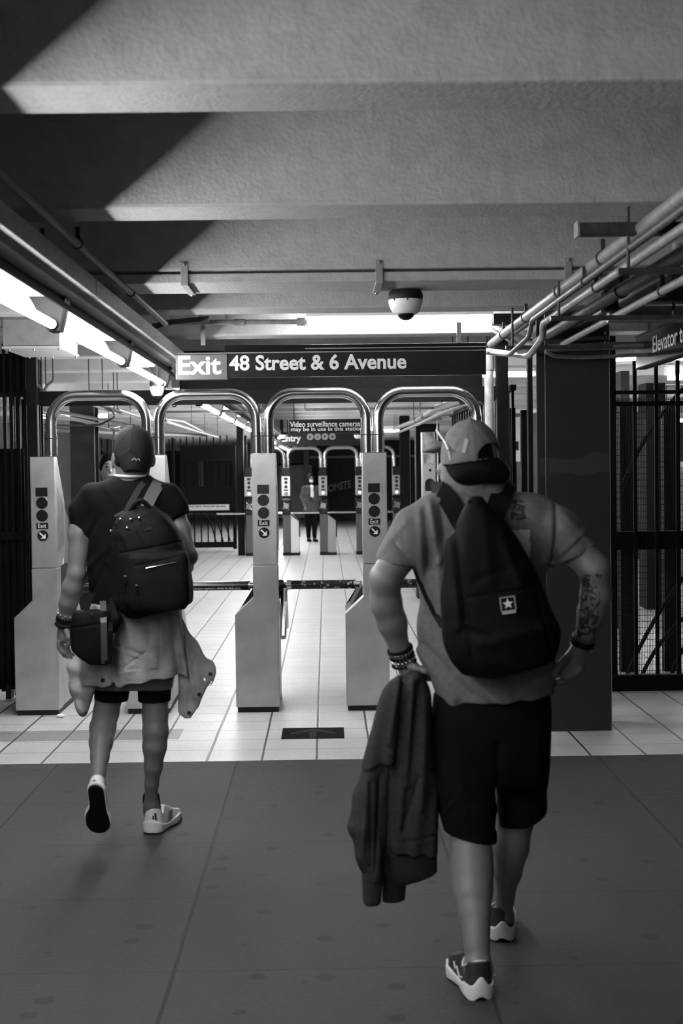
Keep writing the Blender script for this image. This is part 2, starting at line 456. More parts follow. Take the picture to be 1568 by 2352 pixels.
# ------------------------------------------------------------------ turnstiles
Y0 = 9.22; PXM = F/Y0
def zt(py, px=600): return ZF(py, Y0, px)
TSX = [XF(p, 1300) for p in (73, 328, 581, 835, 1089)]
PW = .160                                    # post width
def turnstile(x, label, wrap, words=None):
    t = thing('turnstile', (x, Y0, 0), label, 'turnstile', 'exit turnstiles under the overhead sign')
    y = Y0
    zs = zt(1298); zk = zt(1372); zl = zt(1412); ztop = zt(1043)
    prof = [(x-.125, .035), (x+PW+.004, .035), (x+PW+.004, zs-.003), (x-.002, zs-.003), (x-.002, zk), (x-.125, zl)]
    part('cabinet', G().prism(prof, 'y', y, y+.14), M_steel, t, bevel=.003)
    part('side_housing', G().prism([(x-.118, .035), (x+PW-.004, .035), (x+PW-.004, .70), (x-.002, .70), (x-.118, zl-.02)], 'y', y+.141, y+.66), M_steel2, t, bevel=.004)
    part('sloped_cover', G().prism([(x-.12, zl-.005), (x-.005, zk-.005), (x-.005, zk+.06), (x-.085, zl+.03)], 'y', y+.16, y+.6), M_blk2, t, 'dark sloping cover', bevel=.004)
    part('plinth', G().box(x-.115, x+PW-.004, y+.012, y+.64, 0, .034), M_dark, t)
    # upper post with its tapering side
    g = G().prism([(y, zs), (y, ztop), (y+.10, ztop), (y+.34, zt(1150)), (y+.36, zs+.12), (y+.20, zs)], 'x', x, x+PW)
    part('upper_post', g, M_steel, t, bevel=.003)
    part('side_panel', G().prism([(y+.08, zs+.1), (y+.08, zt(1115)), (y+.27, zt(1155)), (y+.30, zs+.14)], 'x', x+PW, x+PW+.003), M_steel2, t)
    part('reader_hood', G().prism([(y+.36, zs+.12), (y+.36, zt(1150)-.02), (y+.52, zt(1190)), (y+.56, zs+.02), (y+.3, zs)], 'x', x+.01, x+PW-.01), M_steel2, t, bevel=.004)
    part('tripod_bay', G().box(x+.02, x+PW-.02, y+.142, y+.6, .68, zs-.005), M_dark, t)
    yf = y-.0015
    cx = x+XF(606.5)-XF(581)
    part('display_window', G().box(cx-.039, cx+.039, yf-.001, y, zt(1134), zt(1113.5)), M_blk2, t, 'black rectangular display window')
    for py in (1149, 1178):
        b = part('indicator_lamp', G().disc((cx+.001, y, zt(py)), .0375), M_blk2, t, 'unlit round indicator lamp')
        part('lamp_bezel', G().tube([(cx+.001+.038*math.cos(a), y-.001, zt(py)+.038*math.sin(a)) for a in np.linspace(0, 2*math.pi, 30)[:-1]], .0016, 6, closed=True), M_chrome, b)
    pl = part('exit_plate', G().box(cx-.038, cx+.040, yf-.001, y, zt(1208.5), zt(1194.5)), M_sign, t, 'black plate reading Exit')
    part('lettering', text_geo('Exit', cx-.026, cx+.028, zt(1206), zt(1196), flatY(yf-.002), .006), M_signw, pl)
    ad = part('arrow_disc', G().disc((cx+.003, y, zt(1224)), .036), M_sign, t, 'black disc with white arrow pointing down and right')
    ac = (cx+.003, zt(1224)); a = .024; g = G()
    ar = [(-.72, 1.0), (-1.0, .72), (-.02, -.26), (-.55, -.78), (.78, -.78), (.78, .55), (.26, .02)]
    g.add([(ac[0]+u*a, yf-.002, ac[1]+v*a) for u, v in ar], [(0, 1, 2, 6), (2, 3, 4), (2, 4, 6), (4, 5, 6)])
    part('arrow', g, M_signw, ad)
    part('top_cap', G().box(x-.002, x+PW+.002, y-.001, y+.10, ztop, ztop+.004), M_chrome, t)
    # tripod: hub and three arms about an inclined axis
    hz = ZF(1342, Y0+.42); hy = y+.42; hx = x+PW+.01
    part('hub', G().tube([(hx-.04, hy, hz-.03), (hx+.028, hy, hz)], [.075, .042], 20), M_blk2, t, smooth=True)
    L = XF(818, 1340, hy)-XF(645, 1340, hy)
    for k in range(3):
        d = Vector(((1, 0, 0), (0, .707, -.707), (0, -.707, -.707))[k])
        o = Vector((hx+.02, hy, hz))
        ln = L if k == 0 else .46
        a1 = part('arm', G().tube([o, o+d*ln], .021, 14), M_chrome, t, smooth=True)
        if k == 0:
            part('advert_sleeve', G().tube([o+d*.045, o+d*(ln-.03)], .031, 18), wrap, a1, 'printed advert sleeve around the arm', smooth=True)
            part('collar', G().tube([o+d*.02, o+d*.05], .034, 16), M_chrome, a1, smooth=True)
            part('collar', G().tube([o+d*(ln-.04), o+d*(ln-.027)], .034, 16), M_chrome, a1, smooth=True)
            if words:
                cyl = lambda u, v, w_: (u, hy-.0325*math.cos(v/.032), hz+.0325*math.sin(v/.032))
                part('sleeve_lettering', text_geo(words, o.x+ln*.10, o.x+ln*.82, -.0235, -.0095, cyl, .012), M_signw, a1)
    return t
m_sleeve = mat('dark advert print', .012, .22)
m_floral = mat('floral advert print', .02, .25)
def floral():
    nt = m_floral.node_tree; N = nt.nodes; L = nt.links; b = N['Principled BSDF']
    tc = N.new('ShaderNodeTexCoord'); v = N.new('ShaderNodeTexVoronoi'); v.inputs['Scale'].default_value = 34
    L.new(tc.outputs['Object'], v.inputs['Vector']); r = N.new('ShaderNodeValToRGB')
    e = r.color_ramp.elements; e[0].position = .0; e[0].color = (.5, .5, .5, 1); e[1].position = .42; e[1].color = (.01, .01, .01, 1)
    L.new(v.outputs['Distance'], r.inputs[0]); L.new(r.outputs[0], b.inputs['Base Color'])
floral()
TL = ['leftmost steel exit turnstile beside the black fence', 'steel exit turnstile hidden behind the man in the dark shirt',
      'middle steel exit turnstile with a clear view of its whole front', 'steel exit turnstile left of the man in the pale cap, its left slope lit',
      'rightmost steel exit turnstile hidden behind the man in the pale cap']
for i in range(5):
    turnstile(TSX[i], TL[i], m_sleeve if i == 1 else m_floral, 'rockefeller center, 49th & 5th ave' if i == 1 else None)
# hoops over the lanes
HL = ['bright steel hoop over the first lane from the left, above the dark-shirted man',
      'steel hoop over the second lane, crossing in front of the far lights', 'steel hoop over the third lane, framing the surveillance notice',
      'steel hoop over the rightmost lane, ending behind the pale cap']
for i in range(4):
    y = Y0+.085; ztop = zt(1043); xa = TSX[i]+XF(619)-XF(581)+.0; xb = TSX[i+1]+XF(592)-XF(581)
    if i == 0: xa = TSX[0]+XF(117)-XF(73)
    zh = ZF(897, y, 600)-.02; r = .036; R = .175
    t = thing('guard_hoop', ((xa+xb)/2, y, ztop), HL[i], 'metal hoop', 'steel hoops over the turnstile lanes')
    pts = [(xa, y, ztop), (xa, y, zh-R)]
    for a in np.linspace(0, math.pi/2, 9)[1:]: pts.append((xa+R-R*math.cos(a), y, zh-R+R*math.sin(a)))
    pts.append(((xa+xb)/2, y, zh))
    for a in np.linspace(math.pi/2, 0, 9)[:-1]: pts.append((xb-R+R*math.cos(a), y, zh-R+R*math.sin(a)))
    pts += [(xb, y, zh-R), (xb, y, ztop)]
    part('bent_tube', G().tube(pts, r, 20), M_chrome, t, smooth=True)
    for xx in (xa, xb):
        sl = part('sleeve', G().tube([(xx, y, ztop), (xx, y, zt(991))], r+.005, 20), M_chrome, t, smooth=True)
        part('sleeve_ring', G().tube([(xx, y, zt(1002)), (xx, y, zt(1000))], r+.0062, 20), M_dark, sl)
        part('base_flange', G().tube([(xx, y, ztop+.004), (xx, y, ztop+.008)], r+.012, 20), M_chrome, sl)
# ------------------------------------------------------------------ lighting
def long_light(ya, yb, X, H, label, grp, lit=True):
    """trough fitting running away from the camera: tubes end to end under a channel"""
    z = CAMZ+H; t = thing('fluorescent_light', (X, (ya+yb)/2, z), label, 'ceiling light', grp)
    part('channel', G().box(X-.21, X+.105, ya+.0, yb, z+.12, z+.19), M_white, t)
    part('reflector_lip', G().prism([(X+.024, z+.12), (X+.074, z+.05), (X+.078, z+.053), (X+.032, z+.122)], 'y', ya, yb), M_dark, t, 'outer lip of the reflector, its unlit face painted dark')  # dark colour paints the unlit outer face of the lip
    part('mounting_rail', G().box(X+.10, X+.175, ya, yb, z+.125, z+.20), M_rail, t, bevel=.004)
    tb = part('tube', G().tube([(X, ya+.085, z), (X, yb-.085, z)], .019, 14), M_tube, t, 'glowing tube', smooth=True)
    for y in (ya, yb):
        s_ = 1 if y == ya else -1
        part('lamp_holder', G().prism([(X-.024, z-.024), (X+.022, z-.024), (X+.055, z+.121), (X-.10, z+.121)], 'y', min(y, y+s_*.055), max(y, y+s_*.055)), M_dark, t)
        part('tube_cap', G().tube([(X, y+s_*.058, z), (X, y+s_*.09, z)], .0195, 14), M_chrome, tb, smooth=True)
ys = [-6.02, -4.02, -2.02, -.02, 1.98, 3.98, 5.98, 7.98]
nm = ['behind the viewer', 'behind the viewer', 'above the viewer', 'above the viewer', 'just ahead of the viewer', 'at the left edge, nearest in view', 'left of the steel junction box end', 'ending beside the Exit panel']
for y, n_ in zip(ys, nm):
    long_light(y, y+1.99, -1.144, .63, 'glowing fluorescent trough light in the left row, '+n_, 'left row of trough lights')
for k in range(14):
    y = 10.9+2.0*k
    long_light(y, y+1.98, -.985, .54, ['first', 'second', 'third', 'fourth', 'fifth', 'sixth', 'seventh', 'eighth', 'ninth', 'tenth', 'eleventh', 'twelfth', 'thirteenth', 'fourteenth'][k]+' glowing trough light of the row beyond the turnstiles, counted from the viewer', 'far row of trough lights')
yb_ = 9.2; za = ZF(737, yb_, 900)
t = thing('fluorescent_light', (XF(916, 737, yb_), yb_, za), 'glowing fluorescent tube light across the lane just above the long exit sign', 'ceiling light')
x0, x1 = XF(706, 737, yb_), XF(1127, 737, yb_)
tb = part('tube', G().tube([(x0+.02, yb_, za), (x1-.02, yb_, za)], .019, 14), M_tube, t, 'glowing tube', smooth=True)
part('channel', G().box(x0-.01, x1+.01, yb_-.05, yb_+.06, za+.03, za+.09), M_white, t)
for x in (x0-.005, x1+.005): part('lamp_holder', G().box(x-.012, x+.012, yb_-.02, yb_+.02, za-.025, za+.03), M_white, t)
# unlit end box and conduit of that fitting
o = part('ballast_box', G().box(XF(1131, 737, yb_), XF(1252, 737, yb_), yb_-.05, yb_+.06, za-.035, za+.035), M_dark, None, bevel=.004)
tag(o, 'dark oblong box at the right end of the glowing cross tube', 'electrical box')
t = thing('conduit', (XF(560, 740, yb_), yb_, za), 'pale conduit leading left from the glowing cross tube', 'pipe')
part('pipe', G().tube([U(415, 742, yb_), U(500, 740, yb_), U(700, 739, yb_)], .016, 12), M_pipe, t, smooth=True)
part('coupling', G().tube([U(538, 740, yb_), U(562, 740, yb_)], .023, 14), M_pipe, t, smooth=True)
part('coupling', G().tube([U(682, 739, yb_), U(704, 739, yb_)], .026, 14), M_rail, t, smooth=True)
for x in (520, 460): part('pipe_clip', G().bar(U(x, 735, yb_)+Vector((0, 0, .0)), U(x, 724, yb_)+Vector((0, 0, .1)), .02, .006), M_rail, t)
# lights of the hall behind the right-hand fence, and more beyond
def cross_light(xa, xb, Y, H, label, grp=None):
    z = CAMZ+H; t = thing('fluorescent_light', ((xa+xb)/2, Y, z), label, 'ceiling light', grp)
    part('tube', G().tube([(xa, Y, z), (xb, Y, z)], .02, 12), M_tube, t, 'glowing tube', smooth=True)
    part('channel', G().box(xa-.02, xb+.02, Y-.06, Y+.06, z+.03, z+.1), M_white, t)
    for x in (xa+.1, xb-.1): part('hanger_rod', G().cyl((x, Y, z+.1), (x, Y, ZC), .006, 6), M_pdark, t)
cross_light(XF(1512, 965, 17), XF(1536, 965, 17)+1.2, 17, (CAMZ*0+ZF(966, 17, 1530)-CAMZ), 'bright tube light seen through the right fence at head height', 'lights beyond the right fence')
cross_light(3.1, 4.3, 12.6, .80, 'tube light just behind the right fence, hidden by the elevator sign', 'lights beyond the right fence')
cross_light(2.3, 3.5, 11.2, .87, 'tube light added behind the pipes to brighten the floor past the right fence', 'lights beyond the right fence')  # hidden lamp added to brighten the floor behind the fence
cross_light(3.4, 4.6, 22, .8, 'farther tube light deep in the hall beyond the right fence', 'lights beyond the right fence')
cross_light(-4.6, -3.4, 14.2, .84, 'tube light beyond the left fence over the far pipes', 'lights beyond the left fence')
cross_light(-4.4, -3.2, 20.5, .84, 'tube light over the far emergency gate', 'lights beyond the left fence')
cross_light(.9, 2.1, 14.2, .95, 'tube light behind the black header beam on the right', 'lights beyond the turnstiles')
cross_light(.4, 1.6, 30.5, .85, 'tube light over the walking woman', 'lights beyond the turnstiles')
# ------------------------------------------------------------------ signs
ys_ = 9.0
t = thing('exit_sign', (XF(760, 840, ys_), ys_, ZF(870, ys_, 760)), 'long black hanging sign reading Exit 48 Street & 6 Avenue over the turnstiles', 'sign')
xl, xm, xr = XF(404, 840, ys_), XF(522, 840, ys_), XF(1116, 840, ys_)
zT, zB = ZF(809, ys_, 760), ZF(864, ys_, 760)
part('board', G().box(xm, xr, ys_, ys_+.07, zB, zT), M_sign, t, bevel=.003)
ep = part('exit_panel', G().box(xl, xm, ys_-.008, ys_+.07, ZF(872, ys_, 460)-.0, ZF(814, ys_, 460)), M_signg, t, 'grey end panel reading Exit', bevel=.003)
part('exit_lettering', text_geo('Exit', XF(409, 840, ys_), XF(508, 840, ys_), ZF(861, ys_, 460), ZF(817, ys_, 460), flatY(ys_-.0095), .027), M_signw, ep)
part('street_lettering', text_geo('48 Street & 6 Avenue', XF(526, 840, ys_), XF(933, 840, ys_), ZF(849.5, ys_, 730), ZF(813.5, ys_, 730), flatY(ys_-.0015), .027), M_signw, t)
part('top_channel', G().box(xm-.02, xr, ys_+.0, ys_+.09, zT+.006, ZF(789, ys_, 900)), M_black, t, bevel=.004)
part('edge_strip', G().box(xl, xr+.002, ys_-.004, ys_+.01, zT-.001, zT+.006), M_chrome, t, 'bright metal strip along the top edge')
part('inner_strip', G().box(XF(700, 800, ys_), xr-.001, ys_-.003, ys_+.01, zT+.022, zT+.028), M_rail, t)
for x in (465, 1055):
    part('hanger', G().box(XF(x-5, 780, ys_), XF(x+5, 780, ys_), ys_+.03, ys_+.04, ZF(792, ys_, x), ZB+.02), M_rail, t)
# elevator sign, its face parallel to the walking direction
XE = 1.92
def UX(px, py, X):
    d = RW @ Vector((px-CX, -(py-CY), -F)); t_ = X/d.x; return Vector((X, d.y*t_, CAMZ+d.z*t_))
p0 = UX(1459, 775, XE); p1 = UX(1459, 847, XE)
t = thing('elevator_sign', (XE, p0.y-.7, p1.z), 'black hanging sign reading Elevator to, turned sideways at the right edge', 'sign')
part('board', G().box(XE, XE+.06, p0.y-2.2, p0.y, p1.z, p0.z), mat('glossy sign enamel', .012, .16), t, bevel=.003)
part('frame_strip', G().box(XE-.004, XE+.064, p0.y-2.2, p0.y+.003, p0.z-.002, p0.z+.008), M_black, t)
part('frame_strip', G().box(XE-.004, XE+.064, p0.y-2.2, p0.y+.003, p1.z-.006, p1.z+.002), M_black, t)
q0 = UX(1499, 806, XE); q1 = UX(1560, 770, XE)
hz_ = p1.z+(p0.z-p1.z)*.30; ht = p1.z+(p0.z-p1.z)*.80
part('lettering', text_geo('Elevator to', 0, 1, hz_, ht, lambda u, v, w_: (XE-.0015, q0.y-u*(q0.y-UX(1568, 770, XE).y)*1.12, v), .012), M_signw, t)
for dy in (.25, 1.5): part('hanger', G().box(XE+.02, XE+.035, p0.y-dy, p0.y-dy+.03, p0.z, ZB+.02), M_rail, t)
# ------------------------------------------------------------------ dome cameras
def dome(px, pyt, wpx, Y, label, zc=None):
    r = wpx/2*Y/F; c = U(px, pyt, Y)
    t = thing('dome_camera', c, label, 'security camera')
    part('mounting_ring', G().lathe(c, [(r*.86, .0), (r*.97, -.012), (r, -.03), (r*.97, -.05)]), M_dark, t, smooth=True)
    part('housing', G().lathe(c, [(r*.97, -.03), (r*.98, -.06), (r*.90, -.085), (r*.78, -.105), (r*.6, -.115), (r*.45, -.115)]), M_white, t, 'pale bowl-shaped housing', smooth=True)
    pr = [(r*.52*math.cos(a), -.108-r*.46*math.sin(a)) for a in np.linspace(0, math.pi/2*.97, 9)]
    part('dome', G().lathe(c, pr), M_blk2, t, 'dark glossy half dome', smooth=True)
    part('stem', G().cyl(c, (c.x, c.y, CAMZ+.9 if Y < 8 else ZC), r*.3, 12), M_dark, t)
    part('label_plate', G().add([(c.x-r*.72+i*r*.8, c.y-math.sqrt(max(r*r-(r*.72-i*r*.8)**2, 0))*.985-.002, c.z-z_) for i in (0, 1) for z_ in (.04, .056)], [(0, 1, 3, 2)]), M_sign, t)
    return t
dome(931, 667, 80, 6.80, 'large round dome camera under the ceiling in front of the glowing cross tube')
dome(360, 872, 34, 9.75, 'small dome camera under the end of the left row of lights')
dome(647, 993, 26, 25.5, 'tiny far dome camera left of the Entry sign')
dome(825, 993, 26, 25.5, 'tiny far dome camera right of the Entry sign')
# ------------------------------------------------------------------ cable duct under the third beam
yd0, yd1 = 6.5, 6.86
t = thing('cable_duct', (0, yd0, ZF(648, yd0, 780)), 'wide painted cable duct across the ceiling under the third beam', 'duct')
part('duct_box', G().box(XF(190, 640, yd0), XF(1330, 640, yd0), yd0-.02, yd1, ZF(648, yd0, 780), ZF(626, yd0, 780)), M_beam, t, bevel=.006)
for px, dx in ((425, 0), (870, 0), (1302, 0)):
    x = XF(px, 640, yd0); zz = ZF(648, yd0, 780)
    st = part('hanger_strap', G().box(x-.017, x+.017, yd0-.035, yd0-.022, zz-.008, ZF(600, yd0, 780)).box(x-.017, x+.017, yd0-.03, yd1-.03, zz-.012, zz-.002), M_rail, t, bevel=.002)
    part('bolt', G().sphere((x, yd0-.038, ZF(606, yd0, 780)), .009, 8, 6), M_rail, st)
    part('bolt', G().sphere((x, yd1-.04, zz-.012), .008, 8, 6), M_chrome, st)
# cut channel at upper right, and ceiling conduit by the left lights
t = thing('strut_channel', (XF(1450, 520, 4.95), 4.95, ZF(530, 4.95, 1450)), 'short dark strut channel sticking out at upper right under the second beam', 'metal channel')
part('strut', G().box(XF(1330, 520, 4.95), 2.2, 4.95, 5.02, ZF(537, 4.95, 1400), ZF(510, 4.95, 1400)), M_pdark, t, bevel=.003)
part('end_lip', G().box(XF(1326, 520, 4.95), XF(1331, 520, 4.95), 4.945, 5.025, ZF(541, 4.95, 1400), ZF(505, 4.95, 1400)), M_pipe, t)
# ------------------------------------------------------------------ conduits at upper right
def conduit(name, pts, r, m, label, clips=(), ends=True, cat='pipe', group=None, rods=()):
    """pts: (px, py, Y) along the run; rounded at the bends"""
    P = [U(*p) if len(p) == 3 and abs(p[0]) > 8 else Vector(p) for p in pts]
    Q = [P[0]]
    for i in range(1, len(P)-1):
        a, b, c = P[i-1], P[i], P[i+1]; q = min(.07, (a-b).length*.4, (c-b).length*.4)
        s0 = b+(a-b).normalized()*q; s1 = b+(c-b).normalized()*q
        for t_ in (0, .25, .5, .75, 1): Q.append(s0*(1-t_)**2+b*2*t_*(1-t_)+s1*t_**2)
    Q.append(P[-1])
    t = thing(name, P[0], label, cat, group)
    part('pipe', G().tube(Q, r, 14), m, t, smooth=True)
    for q in rods:
        part('hanger_rod', G().cyl(P[q], (P[q].x, P[q].y, ZC), .005, 6), M_pdark, t)
    for k in clips:
        i = 0; L = [(P[j+1]-P[j]).length for j in range(len(P)-1)]; d = k*sum(L)
        while i < len(L)-1 and d > L[i]: d -= L[i]; i += 1
        u = (P[i+1]-P[i]).normalized(); c = P[i]+u*d
        part('pipe_clip', G().tube([c-u*.01, c+u*.01], r+.006, 14).bar(c+Vector((0, 0, r)), c+Vector((0, 0, r+.05)), .018, .005), M_pdark, t, 'dark clip around the pipe')
    return t
def dep(H, X, ya, yb): return [(X, ya, CAMZ+H), (X, yb, CAMZ+H)]
HX = 1.13
g_ = 'bundle of conduits at upper right'
conduit('conduit', dep(.845, HX, 2.5, 9.5), .026, M_pipe, 'thickest pale conduit of the upper right bundle, running diagonally in front', (.24, .45, .60, .76, .9), group=g_)
conduit('conduit', dep(.88, HX+.10, 2.5, 9.4), .020, M_pdark, 'dark conduit tight behind the thickest pale conduit', (.3, .55, .8), group=g_)
yq = 7.35
conduit('conduit', [(HX+.02, 2.5, CAMZ+.76), (HX+.02, yq, CAMZ+.76), U(1247, 775, yq+.1), U(1215, 818, yq+.35), U(1120, 806, yq+1.9)], .018, M_pipe, 'conduit that bends down and then left, the right one of two beside the column top', (.2, .5), group=g_)
conduit('conduit', [(HX-.03, 2.5, CAMZ+.785), (HX-.03, yq+.05, CAMZ+.785), U(1216, 772, yq+.15), U(1170, 815, yq+.5), U(1118, 810, yq+1.9)], .013, M_pmid, 'conduit that bends down and then left, the left one of two beside the column top', (.2, .5), group=g_)
conduit('conduit', dep(.80, HX+.22, 2.5, 8.9), .03, M_pdark, 'thick grimy pipe behind the upper right bundle', (.35, .6), group=g_)
conduit('conduit', dep(.74, HX+.30, 2.5, 9.3), .018, M_pipe, 'pale thin conduit lowest in the upper right bundle', (.5,), group=g_)
conduit('conduit', dep(.86, HX+.42, 2.5, 9.3), .035, M_pdark, 'broad dark pipe farthest right in the bundle, above the elevator sign', (.4, .7), group=g_)
conduit('conduit', [U(1258, 800, 8.4), U(1330, 797, 8.4), U(1470, 793, 8.4), (3.4, 8.4, U(1470, 793, 8.4).z)], .024, M_pipe, 'large pale pipe running sideways over the head of the dark column')
conduit('conduit', [U(1252, 806, 8.3), U(1270, 818, 8.3), U(1340, 822, 8.3), U(1470, 815, 8.3), (3.4, 8.3, U(1470, 815, 8.3).z)], .012, M_pipe, 'thin pale pipe running sideways just under the large one')
conduit('conduit', [U(1125, 742, 9.3), U(1262, 812, 9.3)], .022, M_white, 'white pipe slanting down to the right from the end of the cross tube')
conduit('conduit', [U(1150, 742, 9.32), U(1290, 800, 9.32)], .018, M_white, 'second white pipe slanting down behind the diagonal conduits')
conduit('conduit', [U(1110, 745, 9.34), U(1220, 812, 9.34)], .014, M_pipe, 'third slanting pipe, lowest, by the sign corner')
conduit('conduit', [(1395, 722, 6.9), (1480, 722, 6.9), (2.6, 6.9, U(1480, 722, 6.9).z)], .042, M_pipe, 'short thick pipe with a flanged end at upper right')
conduit('conduit', [(1500, 676, 6.2), (1568, 676, 6.2), (2.4, 6.2, U(1568, 676, 6.2).z)], .036, M_pdark, 'thick dark pipe running off the right edge under the ceiling')
conduit('conduit', [U(1500, 625, 6.1), U(1530, 610, 6.1), U(1552, 590, 6.1), U(1555, 560, 6.1)], .02, M_pipe, 'elbow conduit turning upward at the right edge')
conduit('conduit', [U(320, 768, 8.7), U(372, 742, 8.7), U(480, 732, 8.7)], .018, M_pdark, 'dark conduit curving up from the left light row to the fourth beam')
for px, py, Y, w_, h_, lb in ((1415, 640, 6.6, .13, .09, 'small junction box hung among the upper right pipes'), (1404, 690, 6.8, .07, .1, 'narrow box under the small junction box at upper right')):
    p = U(px, py, Y); o = part('junction_box', G().box(p.x-w_/2, p.x+w_/2, Y, Y+.09, p.z-h_/2, p.z+h_/2), M_pipe if h_ < .1 else M_dark, None, bevel=.006); tag(o, lb, 'electrical box')
# straps that carry the bundle
for Y, X0 in ((5.0, 1.05), (6.55, 1.06), (8.1, 1.05)):
    t = thing('pipe_hanger', (X0+.3, Y, CAMZ+.70), {5.0: 'nearest', 6.55: 'middle', 8.1: 'farthest'}[Y]+' dark trapeze hanger under the upper right pipes', 'hanger', 'hangers of the pipe bundle')
    part('cross_bar', G().box(X0, X0+.62, Y-.02, Y+.02, CAMZ+.69, CAMZ+.71), M_pdark, t)
    for x in (X0+.04, X0+.58): part('rod', G().cyl((x, Y, CAMZ+.7), (x, Y, ZB), .007, 8), M_pdark, t)
# ------------------------------------------------------------------ junction box and pipes on the left
yj_ = 8.5
t = thing('junction_box', (XF(72, 760, yj_), yj_, ZF(793, yj_, 70)), 'wide pale steel junction box under the ceiling at the left edge', 'electrical box')
part('box_body', G().box(XF(6, 760, yj_), XF(136, 760, yj_), yj_, yj_+.62, ZF(794, yj_, 70), ZF(733, yj_, 70)), M_rail, t, bevel=.003)
ld = part('lid', G().box(XF(4, 760, yj_), XF(138, 760, yj_), yj_-.01, yj_+.64, ZF(796, yj_, 70)-.012, ZF(795, yj_, 70)), mat('box lid', .5, .45), t, bevel=.002)
for x, y in ((18, .02), (75, .02), (133, .02), (18, .6), (75, .6), (133, .6)):
    part('screw', G().sphere((XF(x, 760, yj_), yj_+y, ZF(797, yj_, 70)-.013), .007, 8, 6), M_chrome, ld)
conduit('conduit', [U(-60, 738, 8.6), U(8, 742, 8.6)], .03, M_white, 'bright pipe entering the left junction box, upper one')
conduit('conduit', [U(-60, 776, 8.6), U(8, 778, 8.6)], .014, M_white, 'bright pipe entering the left junction box, lower one')
conduit('conduit', [U(152, 780, 9.05), U(215, 782, 9.1), U(330, 776, 9.2)], .03, M_pipe, 'pale conduit leaving the junction box behind the glowing tubes')
conduit('conduit', dep(.83, -1.02, 1, 9.2), .014, M_pdark, 'thin dark conduit along the top of the left light row', (.3, .5, .7, .9))
conduit('conduit', dep(.87, -.93, 1, 8.2), .016, M_pdark, 'dark conduit under the beams beside the left light row', (.4, .6, .8))
# ------------------------------------------------------------------ header beam and frames on the barrier line
YH = 10.15
t = thing('header_beam', (-.2, YH, 2.1), 'black steel header beam spanning behind the turnstile hoops', 'beam')
part('beam', G().box(XF(60, 920, YH), XF(1150, 910, YH), YH, YH+.12, ZF(926, YH, 600), ZF(893, YH, 600)), M_black, t, bevel=.003)
part('upper_dark_sheet', G().box(XF(408, 880, YH), XF(1112, 880, YH), YH+.12, YH+.16, ZF(893, YH, 700), ZF(800, YH, 700)), M_black, t, 'black sheet standing in for the unlit gap above the header')  # black sheet paints the unlit ceiling gap above the header
part('cable_hook', G().tube([U(400+6*math.cos(a), 926+8*math.sin(a), YH-.005) for a in np.linspace(0, math.pi, 9)], .004, 6), M_black, t)
YN = 9.9
def post(px0, px1, Y, z0, z1, label, m=None, dep_=.07):
    o = part('fence_post', G().box(XF(px0, 1000, Y), XF(px1, 1000, Y), Y, Y+dep_, z0, z1), m or M_black, None, label, bevel=.003)
    return tag(o, label, 'post')
t = thing('conduit', U(1124, 1300, 9.55)*1, 'worn grey vertical conduit beside the right end of the exit sign', 'pipe')
part('pipe', G().tube([(XF(1124, 1000, 9.55), 9.55, 0), (XF(1124, 1000, 9.55), 9.55, ZF(815, 9.55, 1124))], .032, 16), mat('worn conduit', .34, .45, nz=.5, ns=9), t, smooth=True)
part('coupling', G().tube([(XF(1124, 1000, 9.55), 9.55, ZF(850, 9.55, 1124)), (XF(1124, 1000, 9.55), 9.55, ZF(818, 9.55, 1124))], .038, 16), M_rail, t, smooth=True)
post(1142, 1168, YN, 0, ZB, 'black post right of the worn grey conduit, reaching the ceiling', dep_=.1)
post(1213, 1224, YN, 0, ZB, 'slim black post just left of the broad column')
post(1238, 1250, YN, 0, ZB, 'black post half hidden behind the left edge of the broad column')
post(62, 86, YN-.1, 0, ZB, 'black post left of the first hoop, at the end of the left fence')
post(1400, 1415, YN, 0, ZB, 'black post against the right edge of the broad column')
post(1171, 1184, YN+.5, 0, ZF(930, YN, 1180), 'dark post added as backing behind the gap, nearer the worn conduit')  # extra posts, this and the next, added as dark backing
post(1197, 1211, YN+.5, 0, ZF(935, YN, 1200), 'dark post added as backing behind the gap, nearer the broad column')
# right fence with wire mesh
t = thing('metal_fence', (2.3, YN, 0), 'tall black bar fence with wire mesh right of the broad column', 'fence')
xa, xb = XF(1395, 1300, YN), XF(1568, 1300, YN)+1.5
part('base_rail', G().box(xa, xb, YN-.03, YN+.05, .0, ZF(1549, YN, 1480)), M_black, t, bevel=.004)
part('top_rail', G().box(xa, xb, YN-.03, YN+.03, ZF(905, YN, 1480), ZF(897, YN, 1480)), M_black, t)
part('middle_rail', G().box(xa, xb, YN-.015, YN+.02, ZF(1262, YN, 1480), ZF(1220, YN, 1480)), M_black, t)
part('lower_rail', G().box(xa, xb, YN-.02, YN+.02, ZF(932, YN, 1480), ZF(922, YN, 1480)), M_black, t)
x = XF(1457, 1300, YN); k = 0
while x < xb:
    part('bar', G().box(x-.013, x+.013, YN-.045, YN-.02, .12, ZF(829, YN, 1480)), M_black, t)
    x += .152
g = G(); x = xa
while x < xb: g.bar((x, YN+.025, .12), (x, YN+.025, ZF(912, YN, 1480)), .0032, .0032); x += .0115
z = .14
while z < ZF(912, YN, 1480): g.bar((xa, YN+.027, z), (xb, YN+.027, z), .0034, .0034); z += .044
part('wire_mesh', g, M_black, t, 'fine dark wire mesh')
